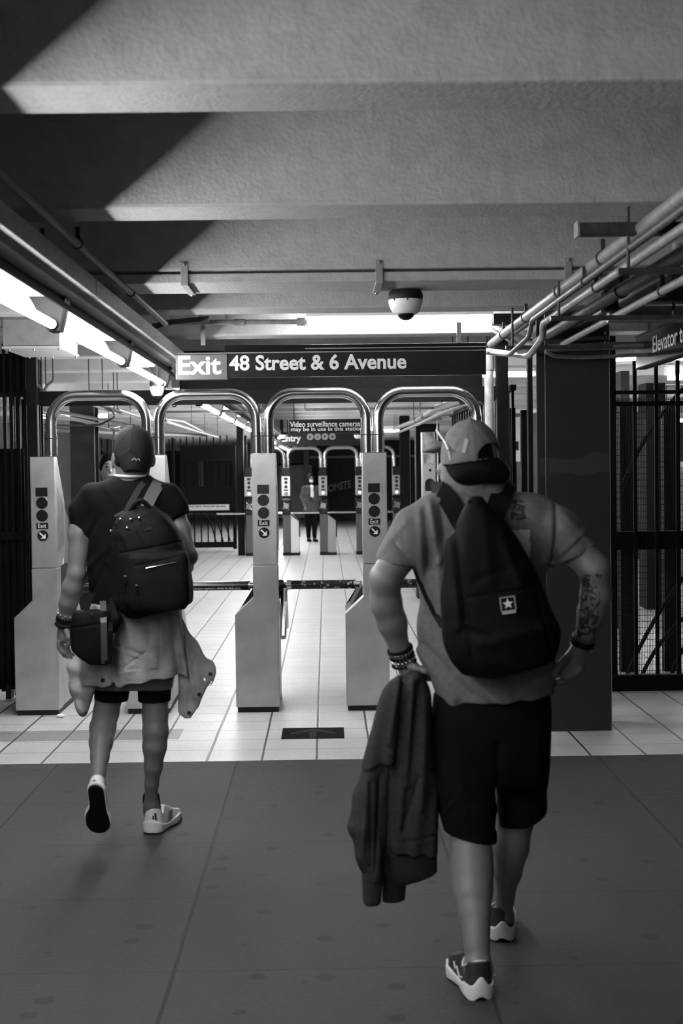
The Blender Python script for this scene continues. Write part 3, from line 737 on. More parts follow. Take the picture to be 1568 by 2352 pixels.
for (ax_, az, bx_, bz) in ((1420, 1600, 1590, 1300), (1470, 1560, 1600, 1395), (1540, 1560, 1620, 1440), (1425, 1125, 1580, 880)):
    A = U(ax_, az, YN+.6); B = U(bx_, bz, YN+.6); mid = (A+B)/2+Vector((-.08, 0, .06))
    part('curved_bar', G().tube([A*(1-q)**2+mid*2*q*(1-q)+B*q*q for q in np.linspace(0, 1, 10)], .016, 8), M_black, t, smooth=True)
for x in (2.28, 2.62, 3.0): part('rear_post', G().box(x, x+.11, YN+.9, YN+1.0, 0, 2.1), M_black, t)
# short fence between post and column, running into depth
def depth_fence(X, ya, yb, label, sp=.12, zt_=2.12, bright=False):
    t = thing('metal_fence', (X, (ya+yb)/2, 0), label, 'fence')
    part('base_rail', G().box(X-.02, X+.02, ya, yb, .08, .12), M_black, t); part('top_rail', G().box(X-.02, X+.02, ya, yb, zt_-.04, zt_), M_black, t)
    part('middle_rail', G().box(X-.02, X+.02, ya, yb, 1.26, 1.30), M_black, t)
    y = ya+.05
    while y < yb:
        part('bar', G().box(X-.009, X+.009, y-.009, y+.009, .0, ZB-.02 if bright else zt_), M_black, t); y += sp
    return t
depth_fence(-2.27, 10.05, 11.2, 'black bar fence at the left edge running back beside the first turnstile', .10, 2.2, True)
depth_fence(1.35, 10.0, 15, 'black bar fence running back right of the lanes, seen between post and column', .25, 2.2)
YL = 9.98
t = thing('metal_fence', (-2.6, YL, 0), 'black fence of close upright slats left of the first turnstile', 'fence')
xa, xb = XF(-260, 1300, YL), XF(66, 1300, YL)
for i, q in enumerate(np.linspace(xa, xb, 22)): part('slat', G().box(q-.011, q+.011, YL-.03, YL, .05, ZB), M_black, t)
part('top_rail', G().box(xa, xb, YL-.05, YL+.01, ZF(912, YL, 40), ZF(903, YL, 40)), M_black, t)
part('middle_rail', G().box(xa, xb, YL-.05, YL+.01, ZF(1240, YL, 40), ZF(1222, YL, 40)), M_black, t)
part('lower_dark_sheet', G().box(xa, xb-.02, YL+.005, YL+.02, .06, ZF(1030, YL, 40)), M_black, t)  # black sheet added behind the slats to keep the gaps dark
part('upper_dark_sheet', G().box(xa, xb+.02, YL+.005, YL+.02, ZF(903, YL, 40), ZF(812, YL, 40)), M_black, t)  # another black sheet added, darkening the view above the rail
part('foot', G().box(XF(18, 1640, YL), XF(30, 1640, YL), YL-.05, YL+.05, 0, .10), M_dark, t)
# floor marking, litter
fm = [xj(645, 1673), xj(790, 1670), xj(791, 1696), xj(645, 1699)]
zf = .0015
t = thing('floor_marking', ((fm[0].x+fm[1].x)/2, fm[0].y, 0), 'dark rectangle with an arrow painted on the tiles before the third lane', 'floor sign')
x0, x1, y0, y1 = fm[3].x, fm[2].x, fm[2].y, fm[0].y
part('panel', G().box(x0, x1, y0, y1, 0, zf), M_mark, t)
c = ((x0+x1)/2, (y0+y1)/2); aw = (x1-x0)*.36; ah = (y1-y0)*.42
g = G(); g.add([(c[0]+u*aw, c[1]+v*ah, zf+.0008) for u, v in ((-.16, -1), (.16, -1), (.16, .5), (-.16, .5), (0, .98), (1, .1), (1, -.25), (-1, .1), (-1, -.25), (0, .45))],
              [(0, 1, 2, 3), (4, 5, 6, 9), (4, 9, 8, 7)])
part('arrow', g, mat('faded arrow paint', .035, .95, spec=.05), t, 'faded grey arrow')
p = xj(139, 1648)
o = part('crumpled_paper', G().sphere((p.x, p.y, .012), (.03, .02, .012), 7, 5), M_white); tag(o, 'small white scrap of paper at the foot of the leftmost turnstile', 'litter')
# ------------------------------------------------------------------ far hall
YF = 26.4
def fx(px): return U(px, 1150, YF).x
def fz(py): return ZF(py, YF, 750)
def far_turnstile(px, label, bright):
    x0, x1 = fx(px-9), fx(px+9)
    t = thing('turnstile', ((x0+x1)/2, YF, 0), label, 'turnstile', 'far entry turnstiles')
    mp_ = mat('far lit panel', .8, .4) if bright else mat('far dull panel', .36, .4)
    part('upper_post', G().box(x0, x1, YF, YF+.3, fz(1142), fz(1073)), M_dark, t, bevel=.005)
    pn = part('front_panel', G().box(x0-.008, x1+.003, YF-.012, YF, fz(1138), fz(1093)), mp_, t, 'light front panel')
    cx = (x0+x1)/2
    part('display_window', G().box(cx-.035, cx+.035, YF-.015, YF-.012, fz(1101), fz(1096)), M_blk2, pn)
    for py in (1107, 1117): part('lamp', G().disc((cx, YF-.012, fz(py)), .03, 16), M_blk2, pn)
    part('plate', G().box(cx-.04, cx+.04, YF-.015, YF-.012, fz(1126), fz(1123)), M_blk2, pn)
    if bright: part('lit_symbol', G().tube([(cx+.025*math.cos(a), YF-.016, fz(1133)+.025*math.sin(a)) for a in np.linspace(0, 2*math.pi, 17)[:-1]], .007, 6, closed=True), M_dark, pn)
    else: part('lit_symbol', G().disc((cx, YF-.014, fz(1132)), .026, 16), emis('green lamp', .5), pn)
    part('tripod_housing', G().box(x0-.01, x1+.02, YF-.05, YF+.2, fz(1180), fz(1145)), M_blk2, t, bevel=.02)
    hub = (cx, YF-.06, fz(1161))
    hb = part('hub', G().disc(hub, .055, 16, .03), M_chrome, t)
    for k in range(4):
        a = .6+k*math.pi/2; part('hub_bolt', G().sphere((cx+.07*math.cos(a), YF-.06, fz(1161)+.07*math.sin(a)), .016, 8, 6), M_chrome, hb)
    part('arm', G().tube([(x0, YF-.04, fz(1177)), (x0-.54, YF-.04, fz(1177))], .02, 10), M_chrome, t, smooth=True)
    part('front_cabinet', G().box(x0+.005, x1, YF, YF+.25, fz(1268), fz(1179)), mat('far cabinet front', .10, .4), t, bevel=.01)
    part('side_cabinet', G().prism([(x1+.003, .04), (x1+.16, .04), (x1+.16, fz(1196)), (x1+.003, fz(1180))], 'y', YF+.02, YF+.6), mp_, t, bevel=.004)
    part('cabinet_edge', G().bar((x1+.003, YF+.01, fz(1179)), (x1+.17, YF+.01, fz(1195)), .02, .02).box(x1+.16, x1+.18, YF, YF+.02, .35, fz(1195)), M_black, t)
    part('base', G().box(x0, x1+.17, YF-.01, YF+.6, 0, .05), M_dark, t)
    return t
FT = [(572, 'far turnstile seen between the gate and the middle exit turnstile', False), (657, 'far turnstile with a bright front panel left of the walking woman', True), (742, 'far turnstile just right of the walking woman', False),
      (826, 'far turnstile partly behind the fourth exit turnstile post', False), (911, 'far turnstile in shadow left of the dark columns', False)]
for px, lb, br in FT: far_turnstile(px, lb, br)
for i in range(4):
    xa, xb = fx(FT[i][0]+5), fx(FT[i+1][0]-5); zt_, zh = fz(1073), fz(1028); R = .16; r = .032; y = YF+.12
    t = thing('guard_hoop', ((xa+xb)/2, y, zt_), ['far steel hoop beside the emergency gate', 'far steel hoop over the walking woman', 'far steel hoop before the dark poster wall', 'far steel hoop right of the fourth exit turnstile'][i], 'metal hoop', 'far steel hoops')
    pts = [(xa, y, zt_), (xa, y, zh-R)]+[(xa+R-R*math.cos(a), y, zh-R+R*math.sin(a)) for a in np.linspace(0, math.pi/2, 7)[1:]]
    pts += [(xb-R+R*math.cos(a), y, zh-R+R*math.sin(a)) for a in np.linspace(math.pi/2, 0, 7)]+[(xb, y, zh-R), (xb, y, zt_)]
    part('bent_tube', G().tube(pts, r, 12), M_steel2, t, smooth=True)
    for xx in (xa, xb): part('sleeve', G().tube([(xx, y, zt_), (xx, y, fz(1053))], r+.008, 12), M_chrome, t, smooth=True)
# notice and entry sign
yv = 14.2
t = thing('surveillance_notice', (U(745, 980, yv).x, yv, U(745, 1000, yv).z), 'black hanging notice about video surveillance cameras', 'sign')
part('board', G().box(U(663, 980, yv).x, U(838, 980, yv).x, yv, yv+.04, ZF(995, yv, 750), ZF(963, yv, 750)), M_sign, t, bevel=.003)
part('lettering', text_geo('Video surveillance cameras', U(666, 980, yv).x, U(827, 980, yv).x, ZF(980, yv, 750), ZF(967.5, yv, 750), flatY(yv-.002), .008), M_signw, t)
part('lettering', text_geo('may be in use in this station', U(668, 980, yv).x, U(832, 980, yv).x, ZF(992.5, yv, 750), ZF(980.5, yv, 750), flatY(yv-.002), .008), M_signw, t)
for px in (675, 828): part('hanger', G().box(U(px-1, 960, yv).x, U(px+1, 960, yv).x, yv+.01, yv+.02, ZF(970, yv, 750), ZB+.02), M_black, t)
ye = 26.0
t = thing('entry_sign', (U(745, 1010, ye).x, ye, ZF(1024, ye, 745)), 'wide dark far sign reading Entry with four round line letters', 'sign')
part('board', G().box(U(632, 1010, ye).x, U(850, 1010, ye).x, ye, ye+.1, ZF(1023, ye, 745), ZF(995, ye, 745)), M_sign, t, bevel=.005)
part('lettering', text_geo('Entry', U(647, 1010, ye).x, U(691, 1010, ye).x, ZF(1018, ye, 745), ZF(998, ye, 745), flatY(ye-.003), .03), mat('dim white lettering', .5, .5), t)
for k, (px, ch) in enumerate(((712, 'B'), (729, 'D'), (746, 'F'), (763, 'M'))):
    c = (U(px, 1003, ye).x, ye-.002, ZF(1003, ye, 745))
    d = part('line_disc', G().disc(c, .062, 20, .004), mat('grey disc', .3, .5), t, 'grey disc with a line letter')
    part('line_letter', text_geo(ch, c[0]-.022, c[0]+.022, c[2]-.03, c[2]+.03, flatY(ye-.008), .02), M_sign, d)
for px in (660, 830): part('hanger', G().box(U(px, 960, ye).x-.01, U(px, 960, ye).x+.01, ye+.04, ye+.06, ZF(1000, ye, 745), ZB+.02), M_black, t)
# emergency gate
yg = 28.0
def gx(px): return U(px, 1150, yg).x
def gz(py): return ZF(py, yg, 480)
t = thing('emergency_gate', (gx(478), yg, 0), 'black emergency gate with a pale notice strip, left of the far turnstiles', 'gate')
part('frame', G().box(gx(415), gx(424), yg, yg+.06, 0, gz(1022)).box(gx(534), gx(542), yg, yg+.06, .05, gz(1022)).box(gx(424), gx(534), yg, yg+.06, gz(1060), gz(1024)).box(gx(424), gx(534), yg, yg+.06, gz(1258), gz(1245)), M_black, t)
part('push_panel', G().box(gx(424), gx(534), yg+.01, yg+.05, gz(1178), gz(1118)), M_black, t)
part('dark_mesh', G().box(gx(424), gx(457), yg+.045, yg+.055, gz(1118), gz(1060)).box(gx(467), gx(534), yg+.045, yg+.055, gz(1118), gz(1060)), M_black, t, 'dark mesh infill')
for px in np.arange(430, 534, 15.5):
    part('bar', G().box(gx(px)-.014, gx(px)+.014, yg+.02, yg+.04, gz(1250), gz(1000)), M_black, t)
for k in range(3): part('curved_bar', G().tube([U(470+k*16+q*26, 1186+q*q*60+k*-2, yg+.02) for q in np.linspace(0, 1, 7)], .016, 6), M_black, t)
nt_ = part('notice_strip', G().box(gx(431), gx(526), yg-.01, yg, gz(1172), gz(1159)), M_white, t, 'pale notice strip')
part('lettering', text_geo('Hey there. Please pay the fare.', gx(435), gx(518), gz(1166), gz(1160.5), flatY(yg-.012), .02), M_sign, nt_)
o = post(543, 558, 26.6, 0, ZB, 'thick black post right of the emergency gate', dep_=.2)
for k, px in enumerate((563, 396, 360)): post(px-3, px+3, 27.0+k, 0, 2.3, ['thin black post between gate and far turnstiles', 'black post left of the emergency gate', 'black fence post behind the dark-shirted man, right of his cap'][k])
t = thing('metal_fence', (gx(390), 28.2, 0), 'black bar fence left of the emergency gate', 'fence')
part('top_rail', G().box(gx(230), gx(415), 28.2, 28.25, gz(1040), gz(1034)), M_black, t); part('bottom_rail', G().box(gx(230), gx(415), 28.2, 28.25, .08, .16), M_black, t)
part('dark_infill', G().box(gx(352), gx(415), 28.26, 28.3, .16, gz(1036)), M_black, t)
for px in np.arange(232, 415, 13): part('bar', G().box(gx(px)-.014, gx(px)+.014, 28.2, 28.23, .0, gz(1006)), M_black, t)
# far columns
pillar(166, 222, 15.5, .30, 'dark column behind the left turnstiles, left of the dark-shirted man', ZF(985, 15.5, 195)+.35, M_dark, True)
pillar(922, 944, 24.0, .3, 'slim far dark column right of the fourth exit turnstile', ZB, M_black, True)
pillar(958, 1012, 17.2, .3, 'far dark column behind the help kiosk', ZF(972, 17, 980), M_black, False)
pillar(1428, 1448, 13.5, .3, 'dark column behind the right fence, left one', ZB, M_black)
pillar(1486, 1530, 15.5, .4, 'dark column behind the right fence, right one', ZB, M_black)
pillar(700, 712, 40, .3, 'very far dark column above the walking woman', ZB, M_dark)
# help kiosk with a poster
yk = 16.6
def kx(px): return U(px, 1050, yk).x
def kz(py): return ZF(py, yk, 985)
t = thing('help_kiosk', (kx(985), yk, 0), 'tall steel kiosk with a poster and dark arched opening left of the pale cap', 'kiosk')
part('body', G().box(kx(969), kx(1000), yk, yk+.2, 0, kz(992)), M_steel, t, bevel=.006)
part('edge_strip', G().box(kx(1003), kx(1006), yk, yk+.05, 0, kz(960)), M_white, t)  # white strip paints the lit edge of the column behind
part('poster', G().box(kx(973), kx(997), yk-.01, yk, kz(1067), kz(993)), mat('dim poster', .30, .4, nz=.8, ns=7, c2=.8), t, 'mottled poster')
part('speaker_knob', G().disc((kx(987), yk-.005, kz(1080)), .018, 14), M_blk2, t)
g = G(); n_ = 14; ar = [(kx(975), kz(1128)), (kx(997), kz(1128))]+[((kx(975)+kx(997))/2+(kx(997)-kx(975))/2*math.cos(a), kz(1110)+(kx(997)-kx(975))/2*math.sin(a)) for a in np.linspace(0, math.pi, n_)]
part('arched_opening', g.prism(ar, 'y', yk-.008, yk), M_blk2, t)
# dark shuttered wall with faint lettering at the back
t = thing('storefront_shutter', (U(800, 1100, 44).x, 44, 0), 'dark shutter wall with faint slanting letters behind the far turnstiles', 'shutter')
xa, xb = U(727, 1100, 44).x, U(1100, 1100, 44).x
part('shutter', G().box(xa, xb, 44, 44.2, 0, ZB), M_dark, t)
part('head_rail', G().box(xa-.2, xb, 43.9, 44, ZF(1052, 44, 780), ZF(1047, 44, 780)), M_rail, t)
A = U(754, 1131, 43.9); B = U(806, 1121, 43.9)
part('lettering', text_geo('OMSTE', A.x, B.x, 0, .24, lambda u, v, w_: (u, 43.95, A.z+v+(u-A.x)*.2), .02), mat('faint letters', .3, .6), t)
t = thing('wall_panel', (U(690, 1100, 46).x, 46, 0), 'bright white wall panel at the far end left of the walking woman', 'panel')
part('panel', G().box(U(640, 1100, 46).x, U(716, 1100, 46).x, 46, 46.1, .05, ZF(1068, 46, 690)), M_wallb, t)
part('frame', G().box(U(640, 1100, 46).x, U(716, 1100, 46).x, 45.95, 46, ZF(1068, 46, 690), ZF(1068, 46, 690)+.06), M_black, t)
# hall beyond the right-hand fence: pale equipment cabinets, wall
for k, (a, b, y0, y1, Y, lb) in enumerate(((1512, 1562, 1075, 1212, 19.5, 'pale upright cabinet deep behind the right fence'), (1570, 1640, 1060, 1215, 19.5, 'second pale cabinet deep behind the right fence, mostly out of frame'), (1418, 1428, 1066, 1105, 20.5, 'thin white notice board behind the right fence'), (1180, 1196, 958, 1060, 21.0, 'narrow white board standing in for a bright slit left of the broad column'))):  # the last board stands in for a slit of light
    t = thing('equipment_cabinet', (U((a+b)/2, 1100, Y).x, Y, 0), lb, 'cabinet')
    part('body', G().box(U(a, 1100, Y).x, U(b, 1100, Y).x, Y, Y+.3, 0 if k < 2 else ZF(y1, Y, a), ZF(y0, Y, a)), M_white, t)
    if k > 1: part('stand', G().box(U(a, 1100, Y).x, U(a, 1100, Y).x+.05, Y+.05, Y+.1, 0, ZF(y1, Y, a)), M_black, t)
    part('dark_screen', G().box(U(a+(b-a)*.2, 1100, Y).x, U(b-(b-a)*.3, 1100, Y).x, Y-.01, Y, ZF(y0+(y1-y0)*.75, Y, a), ZF(y0+(y1-y0)*.55, Y, a)), M_dark, t)
struct('wall_hall', G().box(3.0, 8, 24, 24.2, 0, ZC), M_wall)
# far conduits under the ceiling left of the turnstiles
FC = [([(88, 938, 13), (240, 965, 15), (330, 985, 18)], .018), ([(88, 945, 13), (230, 975, 15), (300, 992, 18)], .018), ([(92, 955, 13), (180, 966, 14), (250, 985, 15)], .012),
      ([(205, 926, 12.5), (238, 938, 13), (262, 944, 13.5)], .018), ([(236, 926, 12.5), (256, 934, 13), (262, 950, 13.3), (285, 944, 14), (345, 958, 15), (420, 968, 16), (470, 994, 22)], .016),
      ([(270, 940, 13), (305, 952, 14), (350, 964, 15), (440, 985, 19)], .016), ([(262, 958, 13.2), (232, 975, 13.6), (180, 978, 14.5), (90, 974, 15)], .010),
      ([(92, 985, 16), (300, 996, 20), (470, 1000, 24)], .03), ([(380, 968, 14), (450, 990, 20), (500, 1004, 25)], .02), ([(96, 912, 11), (108, 885, 11), (122, 875, 11)], .012),
      ([(78, 880, 11), (95, 890, 11), (106, 912, 11)], .012)]
for k, (p, r) in enumerate(FC):
    conduit('conduit', p, r, M_pipe if k not in (6,) else M_pdark, ['upper straight', 'lower straight', 'short thin', 'short stubby', 'zigzag', 'kinked', 'dark crossing', 'thick', 'slanting', 'curved right', 'curved left'][k]+' conduit among the far ceiling pipes seen through the left hoops', group='far ceiling pipes on the left', rods=(0, len(p)-1))
FR = [([(905, 985, 24), (958, 965, 16), (1000, 938, 13), (1060, 920, 11.5)], .03), ([(910, 995, 24), (965, 972, 16), (1010, 950, 13), (1075, 925, 11.5)], .022), ([(965, 955, 14.5), (1040, 948, 14.5)], .03), ([(950, 965, 16), (1014, 959, 16)], .028),
      ([(700, 941, 12.9), (1090, 936, 12.9)], .012), ([(380, 946, 12.9), (600, 944, 12.9)], .010), ([(1040, 875, 10.9), (1120, 932, 10.9)], .02), ([(1075, 870, 10.9), (1125, 905, 10.9)], .016)]
for k, (p, r) in enumerate(FR):
    conduit('conduit', p, r, M_pipe if k != 5 else M_pdark, ['thick diagonal', 'thin diagonal', 'upper level', 'lower level', 'long level', 'long dark level', 'steep', 'short steep'][k]+' pipe under the far ceiling beyond the header beam', group='far ceiling pipes on the right', rods=(0, len(p)-1))
# ------------------------------------------------------------------ people
M_skin = mat('skin', .17, .5, nz=.10, ns=7, bump=.12, bs=90)
def matte(*ms):
    for m in ms: m.node_tree.nodes['Principled BSDF'].inputs['Specular IOR Level'].default_value = .12
M_skin2 = mat('skin of the far figures', .38, .5)
M_tee = mat('heather grey jersey', .13, .85, nz=.14, ns=60, bump=.15, bs=250)
M_blkc = mat('black cloth', .004, .85, nz=.3, ns=40, bump=.2, bs=200)
M_shorts = mat('black shorts cloth', .004, .9, nz=.2, ns=40, bump=.15, bs=200)
M_navy = mat('dark jersey', .0045, .85, nz=.2, ns=60, bump=.2, bs=220)
M_pack = mat('black pack nylon', .004, .7, nz=.3, ns=30, bump=.25, bs=160)
M_pack2 = mat('dark pack fabric', .006, .7, nz=.35, ns=25, bump=.2, bs=120)
M_hair = mat('black hair', .006, .6, bump=.5, bs=120, aniso=None)
M_cap = mat('pale cap twill', .19, .8, nz=.1, ns=50, bump=.15, bs=260)
M_capd = mat('dark cap twill', .022, .8, nz=.15, ns=50, bump=.15, bs=260)
M_hood = mat('charcoal fleece', .034, .9, nz=.2, ns=70, bump=.3, bs=200)
M_denim = mat('faded denim', .32, .85, nz=.28, ns=14, bump=.25, bs=220)
M_shoew = mat('white shoe mesh', .72, .6, nz=.06, ns=40, bump=.1, bs=200)
M_sole = mat('white foam sole', .75, .55)
M_shoed = mat('dark shoe mesh', .02, .7, nz=.3, ns=60, bump=.2, bs=200)
M_strapg = mat('grey webbing', .05, .5, nz=.1, ns=60)

matte(M_tee, M_blkc, M_shorts, M_navy, M_hood, M_cap, M_capd, M_denim, M_hair, M_pack, M_pack2)
class Fig:
    def __init__(s, Y): s.Y = Y
    def p(s, px, py, dz=0.): return U(px, py, s.Y+dz)
    def r(s, pr, dz=0.): return pr*(s.Y+dz)/F
    def rows(s, L, dz=0., ry=.1, sh=0.):
        """(py, xl, xr, [half depth, depth shift]) outline rows -> loft rows"""
        out = []
        for q in L:
            py, xl, xr = q[:3]; d = q[3] if len(q) > 3 else ry; e = q[4] if len(q) > 4 else 0.
            a, b = s.p(xl, py, dz+e), s.p(xr, py, dz+e)
            out.append(((a.z+b.z)/2, (a.x+b.x)/2, a.y, (b.x-a.x)/2, d))
        return out
def bounds(f, px0, px1, py0, py1, d0, d1):
    a = [f.p(x, y, d) for x in (px0, px1) for y in (py0, py1) for d in (d0, d1)]
    return ([min(v[i] for v in a) for i in range(3)], [max(v[i] for v in a) for i in range(3)])
def soft(name, fld, m, parent, label=None): 
    P = fld.mesh(); return part(name, P, m, parent, label, smooth=True), P
def fingers(fd, knuckles, dirs, lens, r0=.0088, curl=None, k=.006):
    """each finger a chain of three bones bending towards curl"""
    for K, d, L in zip(knuckles, dirs, lens):
        d = Vector(d).normalized(); c = Vector(curl).normalized(); P = [Vector(K)]; a = 0
        for q, seg in enumerate((.42, .32, .26)):
            P.append(P[-1]+d*L*seg); d = (d+c*(.55+.25*q)).normalized()
        fd.chain(P, [r0, r0*.93, r0*.85, r0*.74], k)
def shoe(parent, heel, fwd, L, label, upper, sole, out=None, pitch=0., trim=None, wave=0., h=.004, lift=None, wd=1.0, marks=False, hs=1.0):
    """heel: ground point under the heel; fwd: horizontal direction; pitch lifts the heel about the toe"""
    fw = Vector(fwd).normalized(); up = Vector((0, 0, 1)); sd = fw.cross(up).normalized()
    if pitch:
        q = Matrix.Rotation(-pitch, 3, sd); fw2 = q @ fw; up2 = q @ up
    else: fw2, up2 = fw, up
    o = Vector(heel)
    def W(s, t, z): return o+fw2*s+sd*t+up2*(z*hs)
    A = [W(s, t, z) for s in (-.03, L+.03) for t in (-.085, .085) for z in (-.02, .14)]
    lo = [min(v[i] for v in A) for i in range(3)]; hi = [max(v[i] for v in A) for i in range(3)]
    def foot(Fd, grow, zf):
        sl, X, Y, Z = Fd.sub(lo, hi)
        x, y, z = X-o.x, Y-o.y, Z-o.z
        s_ = x*fw2.x+y*fw2.y+z*fw2.z; t_ = x*sd.x+y*sd.y+z*sd.z; u_ = (x*up2.x+y*up2.y+z*up2.z)/hs
        cs = [(.034, 0, .034), (.11, .0, .031), (.19, -.004, .043), (L-.034, -.002, .033)]
        d = None
        for i in range(3):
            (a, at, ar), (b, bt, br) = cs[i], cs[i+1]
            q = np.clip(((s_-a)*(b-a)+(t_-at)*(bt-at))/((b-a)**2+(bt-at)**2), 0, 1)
            e = np.sqrt((s_-a-q*(b-a))**2+(t_-at-q*(bt-at))**2)-(ar+(br-ar)*q)*wd-grow
            d = e if d is None else np.minimum(d, e)
        return sl, s_, t_, u_, d
    # sole
    f = Field(lo, hi, h); sl, s_, t_, u_, d = foot(f, .004, 0)
    th = .030+.006*np.cos(s_*30)
    w_ = wave*np.cos(t_/.028*math.pi)*np.exp(-np.maximum(s_-.02, 0)/.05)
    zt_ = th+.010*np.exp(-s_/.03)+w_; zb_ = .002+w_*.75+.03*np.clip((s_-L+.07)/.07, 0, 1)**2
    d = np.maximum(np.maximum(d+.10*np.maximum(.02-u_, 0), u_-zt_), zb_-u_)
    f.mix(sl, d, 0); so, _ = soft('sole', f, sole, parent, label+' sole')
    if out is not None:
        f = Field(lo, hi, h); sl, s_, t_, u_, d = foot(f, .002, 0)
        d = np.maximum(np.maximum(d, u_-(.010+w_*.75)), -.003-u_+w_*.75)
        f.mix(sl, d, 0); soft('outsole', f, out, parent, 'black outsole')
    # upper
    f = Field(lo, hi, h); sl, s_, t_, u_, d = foot(f, -.001, 0)
    top = np.interp(s_, [0, .03, .07, .12, .17, .22, L], [.095, .088, .066, .088, .066, .052, .040])
    d = np.maximum(np.maximum(d+np.maximum(u_-.03, 0)*np.interp(s_, [0, .1, L], [.06, .35, .5]), (u_-top)*.8), .02-u_)
    f.mix(sl, d, 0)
    c = W(.055, 0, .105); f.ell(c, (.031*wd, .034, .045), .01, mode='-')
    c = W(.07, 0, .10); f.ell(c, (.026*wd, .026, .035), .01, mode='-')
    o2, P = soft('upper', f, upper, parent, label+' upper')
    if trim is not None:
        pts = []
        for a in np.linspace(0, 2*math.pi, 25)[:-1]:
            s0 = .058+.052*-math.cos(a); t0 = .031*math.sin(a)*wd
            z0 = float(np.interp(s0, [0, .03, .07, .12], [.098, .082, .064, .09]))
            pts.append(W(s0, t0, z0))
        part('collar_trim', G().tube(pts, .0028, 6, closed=True), trim, o2, smooth=True)
        for sg in (-1, 1):
            pts = [W(s0, sg*(.036+.004*math.sin(s0*20))*wd, z0) for s0, z0 in ((.03, .05), (.06, .043), (.09, .06), (.12, .045), (.15, .055))]
            part('side_stripe', G().tube(pts, .0024, 6), trim, o2, smooth=True)
    return W

# ======================= man on the right
R = Fig(4.40)
px0 = R.p(1110, 2298)
man = thing('person', (px0.x, 4.35, 0), 'man in pale cap, grey T-shirt and black shorts, walking away, left hand on hip', 'person')
b = Field(*bounds(R, 820, 1440, 940, 2320, -.42, .55), .0045)
p, r = R.p, R.r
FR_ = Vector((-.80, .60, 0))                      # where his head looks
hc = p(1080, 1050, .02)
b.ell(hc+Vector((0, 0, .0)), (.074, .092, .108), .02, yaw=math.atan2(-FR_.x, FR_.y))
b.ell(hc+FR_*.028-Vector((0, 0, .055)), (.056, .068, .062), .03, yaw=math.atan2(-FR_.x, FR_.y))
b.cone(hc+FR_*.03-Vector((0, 0, .07)), hc+FR_*.075-Vector((0, 0, .098)), .042, .026, .03)   # jaw, chin
b.cone(hc+FR_*.092-Vector((0, 0, .005)), hc+FR_*.112-Vector((0, 0, .042)), .010, .014, .014)  # nose
b.cone(hc+FR_*.095-Vector((0, 0, .066)), hc+FR_*.09-Vector((0, 0, .070)), .016, .016, .012)  # mouth
sd_ = Vector((FR_.y, -FR_.x, 0))
for sgn_ in (-1, 1):
    b.ell(hc+FR_*.088+sd_*sgn_*.030+Vector((0, 0, -.002)), (.013, .010, .009), .008, mode='-')
    b.ell(hc+FR_*.083+sd_*sgn_*.030+Vector((0, 0, -.003)), (.011, .011, .011), .004)
    b.ell(hc-FR_*.008+sd_*sgn_*.077+Vector((0, 0, -.022)), (.011, .019, .032), .008, yaw=math.atan2(-FR_.x, FR_.y)+sgn_*.3)
b.cone(p(1090, 1080, .03), p(1092, 1150, .06), r(47), r(58), .03)
# trunk under the clothes
b.loft(R.rows([(1135, 1040, 1150, .06), (1175, 985, 1240, .085), (1300, 985, 1235, .10), (1450, 985, 1240, .10), (1600, 1010, 1250, .10), (1700, 1015, 1250, .10)], dz=.06), .04)
# arms
lsh = p(985, 1190, .05); lel = p(884, 1330, -.02); lwr = p(921, 1500, .06)
b.chain([lsh, p(925, 1262, .02), lel], [r(44), r(43), r(35)], .02)
b.chain([lel, p(886, 1385, .01), p(900, 1430, .03), lwr], [r(34), r(35), r(33), r(22)], .02)
rsh = p(1238, 1190, .05); rel = p(1366, 1308, -.02); rwr = p(1337, 1478, .06)
b.chain([rsh, p(1310, 1250, .02), rel], [r(44), r(42), r(33)], .02)
b.chain([rel, p(1368, 1365, .0), p(1358, 1410, .02), rwr], [r(33), r(34), r(31), r(20)], .02)
# left hand: palm on the hip over the sweatshirt, fingers closing forward round the waist
lp = p(940, 1540, .075)
b.cone(lwr, lp, r(21), r(24), .015)
b.cone(lp, p(958, 1548, .085), r(24), r(20), .012)
kn = [p(948, 1532, .10), p(958, 1540, .095), p(965, 1549, .09), p(968, 1558, .08)]
fingers(b, kn, [(.9, .35, -.15)]*4, [.062, .068, .064, .052], .0088, (.55, .75, -.1))
b.chain([p(935, 1530, .05), p(952, 1533, .03), p(975, 1541, .02), p(990, 1550, .03)], [.013, .0115, .010, .008], .008)
# right hand: loose fist turned back against the hip
rp = p(1316, 1525, .05)
b.cone(rwr, rp, r(20), r(28), .015, sy=.8)
b.cone(rp, p(1302, 1538, .05), r(28), r(24), .012, sy=.8)
kn = [p(1333, 1538, .02), p(1324, 1549, .035), p(1312, 1556, .05), p(1300, 1558, .065)]
fingers(b, kn, [(-.55, .1, -.5), (-.6, .1, -.45), (-.65, .1, -.4), (-.7, .1, -.3)], [.070, .078, .072, .06], .0098, (-.75, .25, .55))
b.chain([p(1300, 1512, .02), p(1283, 1530, .0), p(1270, 1550, .0), p(1262, 1566, .01)], [.014, .0125, .011, .009], .008)
